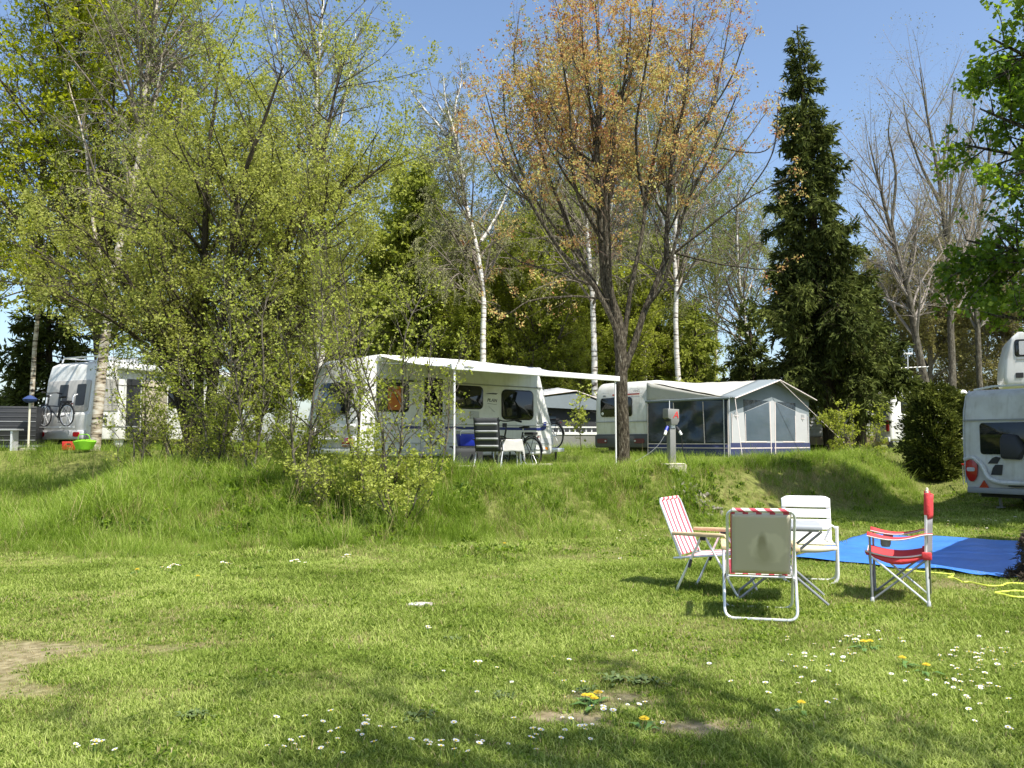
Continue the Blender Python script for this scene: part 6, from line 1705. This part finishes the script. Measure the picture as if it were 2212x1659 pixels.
for x in (-1.1, .3): MB().box((x, 0, .3), (.05, .4, .6)).build("leg", M['alu'], pt)
p = at(151, 940, 25.4); z = tzf(p[0], p[1])
rc = thing("crate", "red plastic crate in the grass beside the lime bag", "crate", (p[0], p[1], z), R(15))
MB().box((0, 0, .05), (.5, .34, .04)).build("base", M['redbox'], rc)
for sx, sy, dx, dy in ((-.24, 0, .03, .34), (.24, 0, .03, .34), (0, -.16, .5, .03), (0, .16, .5, .03)): MB().box((sx, sy, .20), (dx, dy, .30)).build("wall", M['redbox'], rc, bevel=.006)
MB().box((0, -.178, .25), (.16, .006, .05)).build("handle_slot", M['black'], rc)
p = at(183, 947, 24.6); z = tzf(p[0], p[1])
rc.scale = (.7, .7, .8)
lb = thing("bag", "bright lime-green bulging bag in the grass before the motorhome", "bag", (p[0], p[1], z), R(5)); lb.scale = (.85,) * 3
def bagfn(u, v):
    a = 2 * PI * u; r_ = (.20 + .16 * v) * min(1, (1.001 - v) * 7) ** .5 * min(1, .25 + v * 9)
    return (r_ * math.cos(a) * 1.12 + .02 * math.sin(5 * a), r_ * math.sin(a) * .62, .06 + .36 * v + .018 * math.sin(3 * a) * v)
MB().sheet(bagfn, 28, 12).build("sack", M['lime'], lb)
MB().tube(bent([(-.2, -.05, .42), (-.16, -.1, .60), (.16, -.1, .60), (.2, -.05, .42)], .1), .015, 6).build("handle", M['lime'], lb)

# red and white pole by the right caravan
p0 = at(2078, 1003, 22.6); p1 = at(2105, 1008, 21.6)
bp_ = thing("barrier_pole", "thin red and white pole held on two pegs left of the right caravan", "pole", (p0[0], p0[1], p0[2]))
d_ = p1 - p0
MB().tube([(0, 0, 0), tuple(d_ * .28)], .022, 8).build("red_section", M['redpaint'], bp_)
MB().tube([tuple(d_ * .28), tuple(d_ * 1.4)], .022, 8).build("white_section", M['plastic'], bp_)
for f_ in (.05, 1.3):
    e_ = d_ * f_; MB().tube([tuple(e_), (e_[0], e_[1], tzf(p0[0] + e_[0], p0[1] + e_[1]) - p0[2])], .012, 6).build("peg", M['steel'], bp_)

# painted boundary stone
p = gp(905, 1309)
bs = thing("marker_stone", "flat marker stone flecked with white paint set into the lawn", "marker stone", (p[0], p[1], tzf(p[0], p[1])), R(5))
MB().plate((0, 0, -.03), (1, 0, 0), (0, 1, 0), (0, 0, 1), [(-.11, -.08), (.02, -.11), (.12, -.07), (.13, .06), (.03, .10), (-.10, .08)], .055).build("stone", M['stone'], bs, bevel=.01)
MB().plate((-.02, -.01, .022), (1, 0, 0), (0, 1, 0), (0, 0, 1), [(-.08, -.03), (-.02, -.07), (.05, -.05), (.09, .0), (.12, .02), (.05, .04), (-.02, .03), (-.06, .05)], .006).build("paint", M['plastic'], bs)

# ------------------------------------------------------------------ daisies and dandelions
rs = np.random.RandomState(23)
def daisy_mesh(seed):
    r_ = np.random.RandomState(seed); m_ = MB(); n = 14; h = .035 + .02 * r_.rand()
    tl = (r_.rand() - .5) * .5; tlv = (r_.rand() - .5) * .5
    Mx = Matrix.Rotation(tl, 4, 'X') @ Matrix.Rotation(tlv, 4, 'Y')
    m_.cur = 0
    for i in range(n):
        a = 2 * PI * i / n + r_.rand() * .1; rr_ = .0125 + .002 * r_.rand(); da = .17
        P = [Vector((.003 * math.cos(a), .003 * math.sin(a), 0)), Vector((rr_ * .8 * math.cos(a - da), rr_ * .8 * math.sin(a - da), .002)), Vector((rr_ * math.cos(a), rr_ * math.sin(a), .003)), Vector((rr_ * .8 * math.cos(a + da), rr_ * .8 * math.sin(a + da), .002))]
        m_.add([(Mx @ p) + Vector((0, 0, h)) for p in P], [(0, 1, 2, 3)])
    m_.cur = 1
    k0 = len(m_.v); m_.lathe([(.0045, .0), (.004, .003), (.0005, .0045)], k=8)
    for i in range(k0, len(m_.v)): m_.v[i] = tuple((Mx @ Vector(m_.v[i])) + Vector((0, 0, h)))
    m_.cur = 2; m_.tube([(0, 0, -.01), (.002, 0, h)], .0012, 4)
    return m_
M['petal'] = mat("daisy_petal", (.82, .82, .84), .6); M['yolk'] = mat("flower_yellow", (.75, .52, .02), .7); M['stem'] = mat("flower_stem", (.10, .20, .04), .7)
DM = [daisy_mesh(i).build("daisy", [M['petal'], M['yolk'], M['stem']]) for i in range(4)]
CL = [("daisy in the band of flowers along the bottom edge, left of centre", [(740, 1590, 130, 30, 16), (900, 1635, 200, 18, 14), (640, 1625, 60, 12, 5)]),
      ("daisy in the loose patch at the bottom edge, middle", [(1150, 1610, 160, 30, 18), (1350, 1560, 90, 35, 10), (1250, 1520, 60, 30, 5)]),
      ("daisy in the small tuft at the bottom left", [(210, 1625, 50, 14, 8)]),
      ("daisy in the dense patch at the right edge of the lawn", [(2130, 1435, 90, 40, 36), (2100, 1510, 120, 60, 34), (2200, 1580, 60, 40, 8)]),
      ("daisy in the patch below the camp chair's dandelions", [(1850, 1395, 60, 16, 14), (1800, 1440, 150, 50, 26), (1700, 1510, 160, 60, 14)]),
      ("daisy on the shaded grass in front of the right caravan", [(2080, 1138, 90, 8, 14), (2170, 1128, 50, 6, 6)]),
      ("daisy in the little clump below the low shrub, far lawn", [(748, 1211, 12, 4, 9), (495, 1226, 14, 4, 6), (640, 1229, 14, 5, 8)]),
      ("daisy in the clump on the lawn at the far left", [(375, 1240, 22, 7, 8)]),
      ("daisy standing alone in the middle of the lawn", [(925, 1372, 6, 5, 3), (1060, 1480, 200, 60, 6), (1250, 1440, 180, 60, 7)]),
      ("daisy in the grass on the bank's foot beside the chairs", [(1330, 1160, 110, 12, 8), (1480, 1190, 120, 30, 6)])]
nd = 0
for lab, cl in CL:
    for cx_, cy_, rx_, ry_, n in cl:
        for i in range(n):
            p = gp(cx_ + rs.randn() * rx_ * .6, min(1652, cy_ + rs.randn() * ry_ * .6))
            src = DM[nd % 4]
            o = src if nd < 4 else src.copy()
            if nd >= 4: COL.objects.link(o)
            s_ = (.95 + .7 * rs.rand()) * (1.0 if p[1] < 9 else 1.3)
            o.location = (p[0], p[1], tzf(p[0], p[1]) + .005); o.rotation_euler = (0, 0, rs.rand() * 6); o.scale = (s_,) * 3
            o.scale = (s_ * .88,) * 3; tag(o, lab, "daisy", "white daisies in the lawn"); nd += 1
def dand_mesh(seed):
    r_ = np.random.RandomState(seed); m_ = MB(); h = .05
    for ring_, n, rr_, zz in ((0, 18, .024, .004), (1, 14, .018, .009), (2, 9, .010, .013)):
        for i in range(n):
            a = 2 * PI * i / n + ring_ * .2; da = .15
            m_.add([(.002 * math.cos(a), .002 * math.sin(a), h + zz * .6), (rr_ * .8 * math.cos(a - da), rr_ * .8 * math.sin(a - da), h + zz), (rr_ * math.cos(a), rr_ * math.sin(a), h + zz + .002), (rr_ * .8 * math.cos(a + da), rr_ * .8 * math.sin(a + da), h + zz)], [(0, 1, 2, 3)])
    m_.cur = 1; m_.tube([(0, 0, -.01), (.003, .002, h + .004)], .002, 5)
    for k in range(7):
        a = r_.rand() * 6.28; l_ = .07 + .05 * r_.rand(); w__ = .012
        c_, s_ = math.cos(a), math.sin(a)
        m_.add([(0, 0, .002), (c_ * l_ * .5 - s_ * w__, s_ * l_ * .5 + c_ * w__, .025), (c_ * l_, s_ * l_, .014), (c_ * l_ * .5 + s_ * w__, s_ * l_ * .5 - c_ * w__, .025)], [(0, 1, 2, 3)])
    return m_
# broad-leaved weeds
def weed(seed):
    r_ = np.random.RandomState(seed); m_ = MB()
    for k in range(26):
        a = r_.rand() * 6.28; o = r_.rand() * .16; l_ = .08 + .08 * r_.rand(); w__ = .018 + .012 * r_.rand(); c_, s_ = math.cos(a), math.sin(a); b2 = r_.rand() * 6.28
        ox, oy = o * math.cos(b2), o * math.sin(b2); up = .03 + .05 * r_.rand()
        m_.add([(ox, oy, .0), (ox + c_ * l_ * .5 - s_ * w__, oy + s_ * l_ * .5 + c_ * w__, up), (ox + c_ * l_, oy + s_ * l_, up * .8), (ox + c_ * l_ * .5 + s_ * w__, oy + s_ * l_ * .5 - c_ * w__, up * 1.05)], [(0, 1, 2, 3)])
    return m_
M['weedleaf'] = mat("dark_weed_leaf", (.085, .125, .03), .6, var=.3, scale=20)
wm = weed(3).build("weed", M['weedleaf'], smooth=False)
for i, (px, py, sc, lab) in enumerate([(1330, 1478, 1.0, "dark leafy weed above the bare soil, left one of the pair"), (1392, 1484, 1.0, "dark leafy weed above the bare soil, right one of the pair"), (905, 1555, .9, "dark leafy weed beside the daisy band at the bottom"),
                                       (1085, 1512, .7, "dark leafy weed in the middle of the foreground lawn"), (985, 1385, .8, "dark leafy weed in the lawn below the marker stone"), (1720, 1322, .6, "dark leafy weed at the near chair's right foot"), (420, 1548, .8, "dark leafy weed in the foreground at the left"), (1270, 1500, .7, "dark leafy weed left of the pair above the bare soil")]):
    p = gp(px, py); o = wm if i == 0 else wm.copy()
    if i: COL.objects.link(o)
    o.location = (p[0], p[1], tzf(p[0], p[1]) + .005); o.rotation_euler = (0, 0, i * 1.3); o.scale = (sc * .62, sc * .62, sc * .5)
    tag(o, lab, "weed", "leafy weeds in the lawn")
dm = dand_mesh(1).build("dandelion", [M['yolk'], M['stem']], sharp=80)
first = True
for px, py, lab in [(1276, 1530, "largest dandelion of the cluster beside the bare soil at the bottom"), (1264, 1526, "left dandelion of the cluster beside the bare soil at the bottom"), (1292, 1524, "right dandelion of the cluster beside the bare soil at the bottom"), (1284, 1534, "lowest dandelion of the cluster beside the bare soil at the bottom"),
                    (1392, 1583, "dandelion alone near the bottom edge, below the soil patch"), (1732, 1550, "dandelion at the end of the branch shadow, lower right"),
                    (1866, 1408, "left of the two dandelions below the camp chair"), (1880, 1404, "right of the two dandelions below the camp chair"), (2002, 1464, "big single dandelion among the daisies at the right"),
                    (1950, 1452, "half-open dandelion left of the big single one"), (296, 1243, "dandelion on the lawn at the far left by the daisy clump"), (427, 1262, "dandelion on the far lawn right of the daisy clump"), (1090, 1186, "dandelion at the foot of the bank, middle")]:
    p = gp(px, py); o = dm if first else dm.copy()
    if not first: COL.objects.link(o)
    first = False
    s_ = 1.0 + .25 * rs.rand(); o.location = (p[0], p[1], tzf(p[0], p[1]) + .004); o.scale = (s_,) * 3; o.rotation_euler = (0, 0, rs.rand() * 6)
    tag(o, lab, "dandelion", "yellow dandelions in the lawn")
